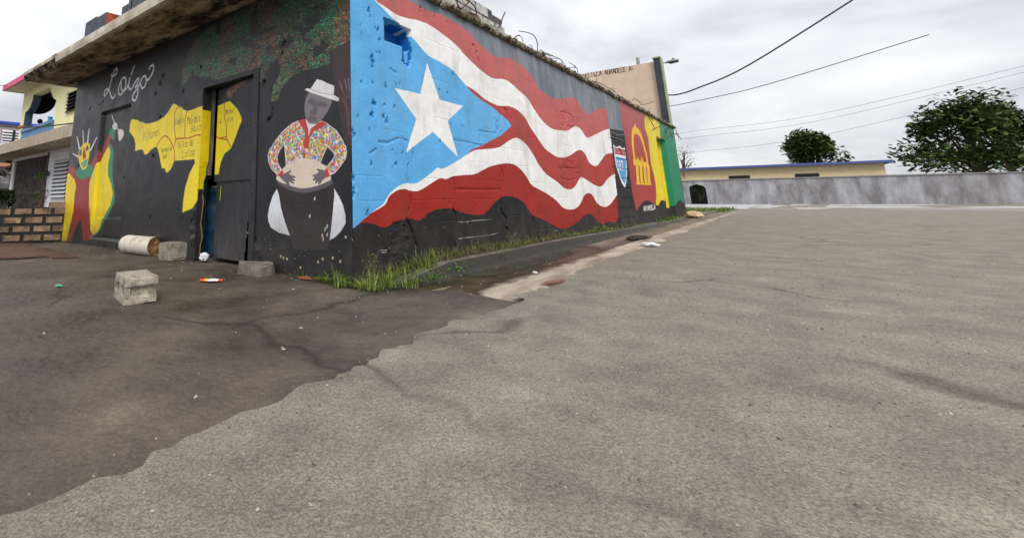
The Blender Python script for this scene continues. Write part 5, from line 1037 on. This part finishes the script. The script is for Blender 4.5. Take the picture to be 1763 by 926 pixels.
# ================================================================== low block wall at the left
P0, P1 = GP(106, 415.8), GP(-120, 422.5); bd_ = (P1-P0); bl_ = bd_.length; bd_.normalize(); bn = V((bd_.y, -bd_.x, 0)); bn = bn if bn.dot(V(CAM)-P0) > 0 else -bn
lw = empty('block_wall', P0, 'low garden wall of tan blocks with black mortar joints', 'wall'); cr_ = .142
mb = MB(); mb.obox(P0+bd_*(bl_/2)-bn*.08+V((0, 0, .283)), bd_, bn, (0, 0, 1), bl_/2, .065, .283); mb.build('mortar', mat('black_mortar', (30, 29, 30), (46, 44, 44), 20, .9, .3), lw)
mb = MB(); mb.obox(P0+bd_*.13-bn*.08+V((0, 0, .60)), bd_, bn, (0, 0, 1), .13, .07, .05); mb.build('end_pier', M_['tan'], lw)
proto = None
for r_ in range(4):
    x = -.12 if r_ % 2 else 0.
    while x < bl_-.1:
        L_ = .30; a, b_ = max(x+.028, 0), min(x+L_-.028, bl_); 
        if b_-a > .05:
            mb = MB(); c = P0+bd_*((a+b_)/2)-bn*.075+V((0, 0, .008+r_*cr_+.066)); mb.obox(c, bd_, bn, (0, 0, 1), (b_-a)/2, .075+random.uniform(0, .006), .046+random.uniform(-.004, .004)); mb.build('block', M_['tan'], lw)
        x += L_+random.uniform(-.02, .02)

# ================================================================== balcony house behind, at the left
YF = 3.0; HX0 = -22.75
def Lp3(u, v, y): p = hit(u, v, (0, 1, 0), y); return V(p)
hs = empty('balcony_house', (HX0, YF, 0), 'two storey pale yellow and white house with pink roof edge and arched balcony', 'house')
Z2 = 2.93; ZR = 5.56
# upper front wall with the ornamental opening: built as a face ring round the opening
T8 = lambda s_: T(0, 130, 6.859, s_)
op_px = T8('262 700 282 560 300 440 335 412 358 370 375 330 390 285 397 232 500 186 600 142 603 190 618 245 640 278 665 292 664 315 655 330 648 480 638 640')
op = [Lp3(u, v, YF) for u, v in op_px]; op[0].z = Z2+.02; op[-1].z = Z2+.02
for p in op: p.x = max(p.x, HX0+.15)
outer_top, xr = ZR, -9.5
ring = [V((HX0, YF, Z2)), V((HX0, YF, outer_top)), V((xr, YF, outer_top)), V((xr, YF, Z2))]
loop = [ring[0]]+op+[ring[3], ring[2], ring[1]]
me_bm = bmesh.new(); vs = [me_bm.verts.new(p-V(hs.location)) for p in loop]; f = me_bm.faces.new(vs); me_bm.normal_update(); bmesh.ops.triangulate(me_bm, faces=[f]); r_ = bmesh.ops.extrude_face_region(me_bm, geom=me_bm.faces[:])
for v in r_['geom']:
    if isinstance(v, bmesh.types.BMVert): v.co.y += .28
me = bpy.data.meshes.new('upper_wall'); me_bm.to_mesh(me); me_bm.free(); me.materials.append(M_['cream']); link(bpy.data.objects.new('upper_wall', me), hs)
mb = MB()   # slate blue lining of the opening
for a, b_ in zip(op[:9], op[1:10]): mb.add([a+V((.01, -.01, 0)), b_+V((.01, -.01, 0)), b_+V((.03, .30, 0)), a+V((.03, .30, 0))], [(0, 1, 2, 3)])
mb.build('opening_lining', M_['teal'], hs)
# side wall of the loggia with its hanging header, ceiling, floor
XS = HX0+.02
hd = [V(hit(u, v, (1, 0, 0), XS)) for u, v in T8('380 440 420 452 480 455 540 446 590 420 630 385 655 345 668 305')]
mb = MB(); mb.prism([V((XS, YF+.3, hd[0].z))]+hd+[V((XS, 12, hd[-1].z+.1)), V((XS, 12, ZR)), V((XS, YF+.2, ZR))], (0, 0, 0), (-.2, 0, 0)); mb.build('loggia_header', M_['dark'], hs)
mb = MB(); mb.box((XS-.2, YF+.28, Z2), (XS, YF+.44, ZR)); mb.build('loggia_pier', mat('purple_shadow_paint', (58, 50, 74), (66, 58, 82), 4, .7, .1), hs)
mb = MB(); mb.box((HX0-.2, YF+.2, ZR-.02), (xr, 12, ZR)); mb.build('loggia_ceiling', M_['dark'], hs)
mb = MB(); mb.box((HX0, YF-1.0, 2.55), (xr, 12, Z2)); mb.box((-26, YF-1.0, 2.55), (HX0, YF+1, Z2)); mb.build('balcony_slab', mat('streaky_slab', (150, 136, 118), (190, 176, 158), 3, .85, .4, 20, stretch=(3, 3, .6), c3=(204, 192, 176)), hs)
rx1 = op[-1].x+.0; mb = MB(); mb.box((HX0+.2, YF+.06, Z2), (-17.9, YF+.12, Z2)); 
rail_px = [(40, 223), (92, 207.5)]; ra_, rb_ = [Lp3(u, v, YF) for u, v in rail_px]; rzt = (ra_.z+rb_.z)/2; rx0, rx1 = HX0+.45, rb_.x
mb = MB(); mb.box((rx0, YF-.06, rzt-.12), (rx1, YF+.1, rzt)); mb.build('hand_rail', M_['balus'], hs)
mb = MB(); mb.box((rx0, YF-.03, Z2), (rx1, YF+.07, Z2+.10)); mb.box((rx0, YF-.03, (Z2+rzt)/2-.04), (rx1, YF+.07, (Z2+rzt)/2+.03)); n = 26
for k in range(n+1):
    x = rx0+(rx1-rx0)*k/n
    for z0, z1 in ((Z2+.1, (Z2+rzt)/2-.04), ((Z2+rzt)/2+.03, rzt-.12)): mb.tube([(x, YF+.02, z0), (x, YF+.02, (z0+z1)/2), (x, YF+.02, z1)], .045, 5)
mb.build('balusters', M_['balus'], hs, kind='stuff')
mb = MB(); mb.box((rx0, YF+.14, Z2), (rx1, YF+.16, rzt-.2)); mb.build('rail_backing', M_['teal'], hs)
# pink edged roof
mb = MB(); mb.box((-23.0, 2.3, ZR), (-9.5, 12.5, ZR+.1)); mb.build('roof_soffit', M_['soft'], hs)
mb = MB(); mb.box((-23.05, 2.22, ZR), (-9.5, 2.3, ZR+.24)); mb.box((-23.05, 2.3, ZR), (-22.98, 12.5, ZR+.24)); mb.build('roof_fascia', M_['pink'], hs)
mb = MB(); mb.box((-22.95, 2.3, ZR+.1), (-9.5, 12.4, ZR+.22)); mb.build('roof', M_['concrete'], hs)
# louvred upper window next to the corner building
def louvre(px, y, n, parent, fr, name='window', sm_=None):
    (xa, za), (xb, zb) = [(-LW(u, v, y)[0], LW(u, v, y)[1]) for u, v in px]
    mb = MB(); x0, x1 = min(xa, xb), max(xa, xb); z0, z1 = min(za, zb), max(za, zb)
    mb.box((x0, y-.02, z0), (x0+.06, y+.05, z1)); mb.box((x1-.06, y-.02, z0), (x1, y+.05, z1)); mb.box((x0, y-.02, z1-.05), (x1, y+.05, z1)); mb.box((x0, y-.02, z0), (x1, y+.05, z0+.05)); w0 = mb.build(name, fr, parent)
    mb = MB(); mb.box((x0+.03, y+.0, z0), (x1-.03, y+.02, z1)); mb.build('dark_pane', M_['dark'], w0)
    h = (z1-z0)/n
    for k in range(n):
        mb = MB(); zc_ = z0+h*(k+.5); mb.add([(x0+.07, y-.10, zc_-h*.38), (x1-.07, y-.10, zc_-h*.38), (x1-.07, y-.012, zc_+h*.30), (x0+.07, y-.012, zc_+h*.30), (x0+.07, y-.095, zc_-h*.38-.012), (x1-.07, y-.095, zc_-h*.38-.012)], [(0, 1, 2, 3), (4, 5, 1, 0)]); mb.build('slat', sm_ or M_['louvre'], w0)
louvre([(95, 277), (116, 340)], YF, 10, hs, mat('grey_window_frame', (132, 136, 140), (150, 154, 156), 6, .6, .1))
louvre([(118, 160), (131, 190)], YF, 6, hs, mat('yellow_green_frame', (206, 200, 110), (214, 208, 124), 5, .7, .1), sm_=M_['iron'])
# ground floor
mb = MB()
gl, gr_ = Lp3(24, 300, YF).x, Lp3(80, 300, YF).x
mb.box((gr_+.05, YF+.004, 0), (xr, YF+.25, 2.55)); mb.box((HX0-.4, YF+.004, 0), (gl-.1, YF+.3, 2.55)); mb.box((gl-.1, YF+.004, 2.42), (gr_+.05, YF+.2, 2.55)); mb.build('lower_wall', M_['white_w'], hs)
mb = MB(); mb.box((gl-.1, YF+.3, 0), (gr_+.05, YF+.36, 2.43)); mb.build('garage_opening', M_['dark'], hs)
mb = MB(); n = 34
for k in range(n+1): x = gl+(gr_-gl)*k/n; mb.box((x-.018, YF+.05, .02), (x+.018, YF+.085, 2.42))
for z in (.1, 1.0, 2.3): mb.box((gl, YF+.06, z), (gr_, YF+.075, z+.05))
mb.build('iron_bars', mat('worn_iron_bars', (40, 36, 40), (92, 84, 80), 5, .6, .2), hs, kind='stuff')
mb = MB(); mb.box((gr_-.05, YF-.03, 0), (gr_+.08, YF+.02, 2.5)); mb.build('gate_post', mat('maroon_post', (58, 30, 44), (74, 42, 56), 5, .6, .1), hs)
mb = MB(); mb.box((HX0-.2, 12, 0), (xr, 12.3, ZR)); mb.box((xr-.2, YF+.3, 0), (xr, 12, ZR)); mb.build('back_wall', M_['cream'], hs)
cup = MB(); cpt = Lp3(86, 207.5, YF); 
cup.tube([(cpt.x, YF, rzt), (cpt.x, YF, rzt+.13)], .08, 8); cup.tube([(cpt.x, YF, rzt+.13), (cpt.x, YF, rzt+.16)], .10, 8); o = cup.build('blue_pot', mat('bright_blue_pot', (40, 130, 190), (50, 142, 200), 6, .4, 0), loc=(cpt.x, YF, rzt)); tag(o, 'small bright blue pot standing on the balcony rail', 'pot')
# person sitting behind the balcony rail, seen from the shoulders up
def person(loc, rz):
    e_ = empty('person', loc, 'person with short dark hair and blue shirt seated behind the balcony rail', 'person', rz=rz)
    vs = [(0, 0, .50), (0, 0, .72), (0, .02, .95), (0, .03, 1.08), (0, .0, 1.16), (-.18, .03, 1.02), (-.26, -.06, .78), (-.2, -.28, .72), (.18, .03, 1.02), (.26, -.06, .78), (.2, -.28, .72), (-.11, -.02, .48), (-.14, -.42, .50), (-.14, -.44, .08), (-.14, -.56, .04), (.11, -.02, .48), (.14, -.42, .50), (.14, -.44, .08), (.14, -.56, .04), (0, -.01, 1.24), (0, -.02, 1.33)]
    es = [(0, 1), (1, 2), (2, 3), (3, 4), (3, 5), (5, 6), (6, 7), (3, 8), (8, 9), (9, 10), (0, 11), (11, 12), (12, 13), (13, 14), (0, 15), (15, 16), (16, 17), (17, 18), (4, 19), (19, 20)]
    rd = [.14, .13, .15, .11, .05, .06, .045, .035, .06, .045, .035, .085, .06, .045, .035, .085, .06, .045, .035, .085, .075]
    me = bpy.data.meshes.new('body'); me.from_pydata(vs, es, []); o = bpy.data.objects.new('body', me); link(o, e_); sk = o.modifiers.new('Skin', 'SKIN')
    for i, r in enumerate(rd): me.skin_vertices[0].data[i].radius = (r, r*.85)
    me.skin_vertices[0].data[0].use_root = True; o.modifiers.new('s', 'SUBSURF').levels = 1; me.materials.append(M_['skin'])
    bm = bmesh.new(); bmesh.ops.create_uvsphere(bm, u_segments=14, v_segments=9, radius=.115)
    for v in bm.verts: v.co = V((v.co.x*.9, v.co.y*1.02+.03, v.co.z*1.05+1.345))
    me = bpy.data.meshes.new('hair'); bm.to_mesh(me); bm.free(); me.materials.append(M_['hair']); link(bpy.data.objects.new('hair', me), e_)
    mb = MB(); mb.tube([(0, .02, .60), (0, .02, .8), (0, .03, 1.0), (0, .02, 1.12)], .20, 12, .11); 
    me = bpy.data.meshes.new('shirt'); me.from_pydata(mb.v, [], mb.f); me.materials.append(M_['shirt']); link(bpy.data.objects.new('shirt', me), e_); return e_
hp = Lp3(70, 209, 3.75); pz = hp.z-1.36; person((hp.x, 3.75, pz), R(200))
mb = MB(); mb.box((hp.x-.22, 3.6, pz+.40), (hp.x+.22, 4.0, pz+.44)); mb.box((hp.x-.2, 3.95, pz+.44), (hp.x+.2, 3.99, pz+.9)); 
for i in (-1, 1):
    for j in (3.63, 3.97): mb.box((hp.x+i*.19-.02, j-.02, Z2), (hp.x+i*.19+.02, j+.02, pz+.40))
o = mb.build('balcony_chair', M_['wood'], loc=(hp.x, 3.8, Z2)); tag(o, 'plain wooden chair under the person on the balcony', 'chair')

# ================================================================== houses and plants at the far left edge
nh = empty('louvred_house', (-31, 0, 0), 'pale pink neighbouring house with dark louvres and blue tarpaulin on its roof', 'house')
def X3(u, v, x): return V(hit(u, v, (1, 0, 0), x))
xk = -32.0; ya, yb_ = X3(-60, 240, xk).y, X3(40, 240, xk).y+1.0; zt = X3(10, 214, xk).z
mb = MB(); mb.box((xk-6, ya, 0), (xk, yb_, zt)); mb.build('wall', mat('pinkish_grey_wall', (176, 164, 164), (188, 176, 176), 2, .85, .1), nh)
lz0, lz1 = X3(10, 252, xk).z, X3(10, 224, xk).z; y0_, y1_ = X3(1, 240, xk).y, X3(31, 240, xk).y
mb = MB(); mb.box((xk-.02, y0_, lz0), (xk+.01, y1_, lz1)); w0 = mb.build('window', M_['dark'], nh)
for k in range(6):
    mb = MB(); z = lz0+(lz1-lz0)*(k+.5)/6; mb.add([(xk+.02, y0_, z+.08), (xk+.02, y1_, z+.08), (xk+.16, y1_, z-.05), (xk+.16, y0_, z-.05)], [(0, 1, 2, 3)]); mb.build('slat', M_['white_w'], w0)
mb = MB(); mb.box((xk+.0, (y0_+y1_)/2+.1, lz0), (xk+.18, (y0_+y1_)/2+.22, lz1)); mb.build('mullion', M_['dark'], w0)
mb = MB(); mb.box((xk-6, ya, zt), (xk+.25, yb_, zt+.14)); mb.build('tarpaulin', M_['tarp'], nh)
zb = X3(10, 262, xk).z; mb = MB(); mb.box((xk, ya, 0), (xk+.3, yb_, zb+.5)); mb.build('pale_band', M_['white_w'], nh)
# awning, planter shelves and shrubs under it
sh_ = empty('street_stall', (-27, -1.0, 0), 'small white stall with a salmon awning at the left edge', 'stall')
xa_ = -27.; y0_, y1_ = X3(-50, 300, xa_).y, X3(24, 300, xa_).y
z_ = lambda v: X3(5, v, xa_).z
mb = MB(); mb.box((xa_-.9, y0_, z_(288)), (xa_+.3, y1_, z_(276)), .03); mb.build('awning', M_['salmon'], sh_)
mb = MB(); mb.box((xa_-1.2, y0_, 0), (xa_-.4, y1_+.3, z_(268))); mb.build('back_wall', M_['white_w'], sh_)
mb = MB(); mb.box((xa_-.4, y0_, z_(325)), (xa_+.1, y1_, z_(316))); mb.build('counter', mat('grey_counter', (150, 150, 156), (170, 170, 176), 5, .6, .1), sh_)
mb = MB(); mb.box((xa_-.4, y0_, 0), (xa_-.1, y1_, z_(328))); mb.build('counter_base', M_['dark'], sh_)
crumple('sack', (xa_+.0, y1_-.9, z_(316)), .3, M_['paper'], 'pale sack lying on the counter of the stall', 'sack', (1, 1.2, .7), 17, .3)
mb = MB(); mb.box((xa_-.39, y0_, z_(312)), (xa_-.36, y1_-.5, z_(289))); mb.build('green_sheet', mat('pale_green_sheet', (150, 196, 186), (162, 206, 196), 5, .7, .1), sh_)
def tree(name, loc, h, rad, n, m, label, cat='tree', lsz=.10, trunk_h=.45, sq=(1, 1, 1), nl=9, group=None, parent_m=None):
    e_ = empty(name, loc, label, cat, group); L_ = V(loc); mb = MB(); cs = []
    mb.tube([L_, L_+V((random.uniform(-.1, .1)*h*.3, random.uniform(-.1, .1)*h*.3, h*trunk_h)), L_+V((0, 0, h*.8))], h*.030, 6, h*.008)
    for k in range(nl):
        a = random.uniform(0, 6.28); el = random.uniform(.1, 1.3); r = rad*random.uniform(.35, 1)
        tip = L_+V((math.cos(a)*math.cos(el)*r*sq[0], math.sin(a)*math.cos(el)*r*sq[1], h*trunk_h+math.sin(el)*(h*(1-trunk_h))*.9*sq[2])); st_ = L_+V((0, 0, h*trunk_h*random.uniform(.7, 1.2)))
        mb.tube([st_, st_.lerp(tip, .55)+V((0, 0, r*.12)), tip], h*.012, 4, h*.003); cs.append((tip, rad*random.uniform(.26, .46)))
    mb.build('trunk', M_['bark'], e_); lf = MB()
    for i in range(n):
        c, r = random.choice(cs); q = V((random.gauss(0, 1), random.gauss(0, 1), random.gauss(0, .8))); q = q.normalized()*r*random.random()**.4; leafq(lf, c+q, lsz*random.uniform(.6, 1.3))
    lf.build('crown', m, e_); return e_
tree('shrub', X3(22, 352, -24.5)*V((1, 1, 0)) if False else V((-24.5, X3(20, 320, -24.5).y, 0)), 3.0, .5, 420, M_['leafd'], 'dark leafy shrub standing before the white pillar of the balcony house', 'shrub', lsz=.09, trunk_h=.6)
tree('shrub', V((-21, X3(8, 352, -21).y, 0)), 1.1, .55, 420, M_['leafd'], 'low spiky shrub at the left edge behind the block wall', 'shrub', lsz=.10, trunk_h=.2)
tree('climbing_plant', V((Lp3(70, 350, YF-.15).x, YF-.15, 0)), 1.9, .38, 260, M_['leaf'], 'pale climbing plant growing up the right side of the barred gate', 'plant', lsz=.055, trunk_h=.3)
# cable strung across the balcony house, and a thin wire over its roof
def cable(name, pts, r, label, cat='cable'):
    mb = MB(); mb.tube([V(q) for q in spline([tuple(p) for p in pts], 6)], r, 5); o = mb.build(name, M_['cable'], loc=pts[0]); tag(o, label, cat)
cable('cable', [Lp3(-60, 214, 1.6), Lp3(0, 217.5, 1.6), Lp3(34, 219.5, 1.6), Lp3(60, 219, 1.6), Lp3(92, 216.5, 1.6), Lp3(128, 212, 1.6)], .02, 'thin dark cable crossing in front of the balcony rail')
cable('cable', [Lp3(-60, 153, 2.1), Lp3(0, 148, 2.1), Lp3(11, 146, 2.15)], .014, 'thin pale wire running to the tip of the pink roof edge')
mb = MB(); q = Lp3(37, 219.5, 1.6); mb.tube([q+V((-.25, 0, .02)), q+V((.15, 0, 0))], .06, 8); o = mb.build('cable_joint', mat('orange_insulator', (150, 84, 54), (164, 96, 62), 5, .6, .1), loc=q); tag(o, 'orange brown insulator on the cable by the house corner', 'insulator')

# ================================================================== building behind, at the right
Y1 = 16.5
bb = empty('beige_building', (0, Y1, 0), 'tall beige building with hand lettered wall rising behind the corner building', 'building')
tl, tr = Lp3(1003, 127.5, Y1), Lp3(1127, 106.5, Y1); ztop = (tl.z+tr.z)/2; XB = tr.x
WCv = Canvas(-XB, -XB+9, 2.4, ztop, .008, lambda u, v: LW(u, v, Y1), (198, 178, 160)); WCv.rgb += ((vnoise(WCv.Hh, WCv.W, 90, 90, 4)-.5)*14)[..., None]
text(WCv, 'SELILLA AGRADECE A:', (1004.5, 135), (1093, 121.3), 8.2, .024, (60, 48, 46), up=(-.12, -1), sz=5)
wi_, wr_ = WCv.images('beige_wall'); WCm = mural_mat('beige_wall_lettering', wi_, wr_, rough=.75, gloss=.3)
me = bpy.data.meshes.new('lettered_wall'); me.from_pydata([(XB-9, 0, 0), (XB, 0, 0), (XB, 0, 2.4), (XB-9, 0, 2.4), (XB, 0, ztop), (XB-9, 0, ztop)], [], [(0, 1, 2, 3), (3, 2, 4, 5)]); ul = me.uv_layers.new(name='UVMap')
for l in me.loops:
    c = me.vertices[l.vertex_index].co; ul.data[l.index].uv = ((-c.x+XB)/9, (c.z-2.4)/(ztop-2.4))
me.materials.append(WCm); link(bpy.data.objects.new('lettered_wall', me), bb)
mb = MB(); mb.box((XB-9, Y1+.004, 0), (XB-.1, Y1+1.4, ztop-.004)); mb.build('wall_body', M_['beige'], bb)
xp = Lp3(1145, 160, Y1-.12).x; mb = MB(); mb.box((XB-.02, Y1-.12, 0), (xp, Y1+.02, ztop+.09)); mb.build('dark_pilaster', M_['char'], bb)
mb = MB(); mb.box((xp-.01, Y1-.10, 0), (xp+.05, Y1+.12, ztop+.06)); mb.build('green_side', M_['pale_green'], bb)
mb = MB(); mb.box((XB-.04, Y1-.16, ztop+.09), (xp+.02, Y1+.1, ztop+.14)); mb.build('cap', M_['pale_green'], bb)
# street lamp
ly = 18.6; lp = Lp3(1097.5, 100, ly); sl_ = empty('street_lamp', (lp.x, ly, 0), 'grey street lamp whose curved head reaches out beyond the beige building', 'street lamp')
mb = MB(); mb.tube([(lp.x, ly, 0), (lp.x, ly, lp.z)], .075, 10, .06); mb.build('pole', M_['lamp_grey'], sl_)
hA, hB = Lp3(1144, 109, ly), Lp3(1169.5, 103.8, ly); mb = MB(); mb.tube([(lp.x, ly, lp.z-.35), (lp.x+.5, ly, lp.z-.30), tuple(hA)], .025, 8); mb.build('arm', M_['lamp_grey'], sl_)
bm = bmesh.new(); bmesh.ops.create_uvsphere(bm, u_segments=16, v_segments=10, radius=1); hd_ = (hB-hA); hl = hd_.length; hc = (hA+hB)/2; an = math.atan2(hd_.z, hd_.x)
for v in bm.verts:
    q = V((v.co.x*hl*.5, v.co.y*.13, v.co.z*(.085 if v.co.z > 0 else .045)*(1+.3*v.co.x))); v.co = Matrix.Rotation(-an, 3, 'Y') @ q+hc
mb = MB(); mb.add([v.co for v in bm.verts], [[v.index for v in f.verts] for f in bm.faces]); bm.free(); mb.build('lamp_head', M_['lamp_grey'], sl_, smooth=True)
mb = MB(); mb.tube([hc+V((.05, 0, .06)), hc+V((.05, 0, .13))], .035, 8); mb.build('photocell', M_['bluer'], sl_)
mb = MB(); mb.obox(hc+V((.06, 0, -.045)), (1, 0, .1), (0, 1, 0), (0, 0, 1), hl*.3, .09, .012); mb.build('lens', M_['dark'], sl_)
cable('cable', [Lp3(1146, 163.5, 18.5), Lp3(1165, 163.3, 18.5), Lp3(1200, 152.5, 18.5), Lp3(1290, 112, 18.5), Lp3(1500, -20, 18.5)], .028, 'thick dark cable leaving the green side of the beige building')
cable('cable', [Lp3(1152, 183.5, 18.5), Lp3(1200, 174, 18.5), Lp3(1320, 146, 18.5), Lp3(1600, 60, 18.5)], .013, 'thin lower cable leaving the beige building')
for k, (a, b_) in enumerate(((225, 214), (236, 226), (262, 256))): cable('cable', [Lp3(1160, a+8, 40), Lp3(1200, a, 40), Lp3(1400, a-26, 40), Lp3(1800, a-120, 40)], .009, ('highest', 'middle', 'lowest')[k]+' of three hair thin wires far behind the end of the wall')

# ================================================================== far side of the street
YH = 46.; fh = empty('cream_house', (2, YH, 0), 'low cream house with a blue roof edge beyond the end of the street', 'house')
zt = Lp3(1188, 293, YH).z; xl = -9.; xr2 = 8.
mb = MB(); mb.box((xl, YH, 0), (xr2, YH+8, zt)); mb.build('wall', M_['cream2'], fh); mb = MB(); mb.box((xl-.4, YH-.5, zt), (xr2+.4, YH+8.4, zt+.16)); mb.build('roof', M_['bluer'], fh)
xa1, xb1 = Lp3(1175, 303, YH).x, Lp3(1180, 303, YH).x; mb = MB(); mb.box((xa1, YH-.03, Lp3(1178, 308, YH).z), (xb1, YH+.02, Lp3(1178, 298, YH).z)); mb.build('shutter', M_['salmon'], fh)
for x in (-.5, 3.4): 
    mb = MB(); mb.box((x, YH-.03, 1.0), (x+1.3, YH+.02, 2.1)); w0 = mb.build('window', M_['dark'], fh)
    mb = MB(); mb.box((x-.06, YH-.06, .94), (x+1.36, YH-.031, 1.0)); mb.build('sill', M_['white_w'], w0)
YG = 39.; gw = empty('grey_wall', (0, YG, 0), 'grey plastered boundary wall with a dark arched gateway beyond the street', 'wall')
g0, g1 = Lp3(1186, 330, YG).x, Lp3(1216, 330, YG).x; zt2 = Lp3(1190, 312, YG).z; za2 = Lp3(1190, 318.5, YG).z
ap = [(g0, 0), (g0, za2-.25), (g0+.12, za2-.08), ((g0+g1)/2, za2+.05), (g1-.12, za2-.08), (g1, za2-.25), (g1, 0)]
mb = MB(); L_ = [(-9., 0), (-9., zt2), (26., zt2), (26., 0)]; poly = [V((x, YG, z)) for x, z in [L_[0]]+ap+[L_[3], L_[2], L_[1]]]
bm = bmesh.new(); f = bm.faces.new([bm.verts.new(p) for p in poly]); bm.normal_update(); bmesh.ops.triangulate(bm, faces=[f]); r_ = bmesh.ops.extrude_face_region(bm, geom=bm.faces[:])
for v in r_['geom']:
    if isinstance(v, bmesh.types.BMVert): v.co.y += .25
bm.verts.index_update(); mb.add([v.co for v in bm.verts], [[v.index for v in f.verts] for f in bm.faces]); bm.free(); mb.build('plaster', M_['greyw'], gw)
mb = MB(); mb.box((-9, YG-.05, zt2), (26, YG+.3, zt2+.07)); mb.build('coping', mat('grey_coping', (120, 118, 120), (140, 138, 138), 4, .9, .2), gw)
mb = MB(); mb.box((g0-.1, YG+1.2, 0), (g1+.1, YG+1.3, za2+.3)); mb.build('dark_gate', M_['dark'], gw)
tree('shrub', V(((g0+g1)/2, YG+.6, 0)), 1.5, .7, 500, M_['leafd'], 'dark brown shrub filling the gateway of the grey wall', 'shrub', lsz=.09, trunk_h=.2)
tree('bare_tree', V((Lp3(1166, 285, 52).x, 56, 0)), 5.2, 1.9, 170, M_['leafd'], 'thin half bare tree showing past the end of the mural wall', lsz=.12, trunk_h=.62)
lt_ = ['round topped dark tree behind the cream house', 'broad tree right of the cream house', 'tall tree standing farther along the grey wall', 'low bushy tree at the right of the far street', 'large leafy tree at the far right of the street', 'slim tree between the two far houses']
for (x, y, h, r), l_ in zip(((5., 60, 6.5, 2.4), (13, 52, 7.5, 3.2), (22, 56, 8.5, 3.2), (30, 50, 6, 3), (40, 60, 9.5, 4.2), (17, 64, 8, 2.4)), lt_): tree('tree', V((x, y, 0)), h, r, 5200, M_['leafm'], l_, lsz=.24, nl=26, trunk_h=.30, group='trees beyond the street')
h2 = empty('white_house', (27, 44, 0), 'white flat roofed house at the right beyond the grey wall', 'house')
mb = MB(); mb.box((27, 42, 0), (40, 52, 3.3)); mb.build('wall', M_['white_w'], h2); mb = MB(); mb.box((26.6, 41.6, 3.3), (40.4, 52.4, 3.5)); mb.build('roof', M_['concrete'], h2)
for x in (28.5, 32, 36): mb = MB(); mb.box((x, 41.97, 1.1), (x+1.4, 42.02, 2.3)); mb.build('window', M_['dark'], h2)
# pale cross street, verge and boulder by the end of the mural wall
sheet('cross_street', [-20, -5, 5, 20, 60], [25.5, 30, 39], lambda x, y: .004, gmat('pale_asphalt', (150, 150, 152), (174, 172, 172), (182, 180, 178), 1, .9, .8, .3, 30))
sheet('verge', [-20, -6, -2, 0, 1.1], [15.9, 20, 25.6], lambda x, y: -.006, g_walk)
vg = MB()
for i in range(2600):
    x, y = random.uniform(-3.2, .9), random.uniform(20, 25.4); blade(vg, (x, y, 0), random.uniform(.06, .16), random.uniform(.02, .08), random.uniform(0, 6.3), .03)
vg.build('grass', M_['grass'], kind='stuff')
q = GP(1194, 376); crumple('boulder', (q.x-.0, q.y+.1, -.02), .17, mat('tan_boulder', (176, 152, 120), (198, 176, 146), 4, .9, .5, 20), 'tan boulder lying just past the end of the mural wall', 'boulder', (1.3, 1, .55), 2, .35)
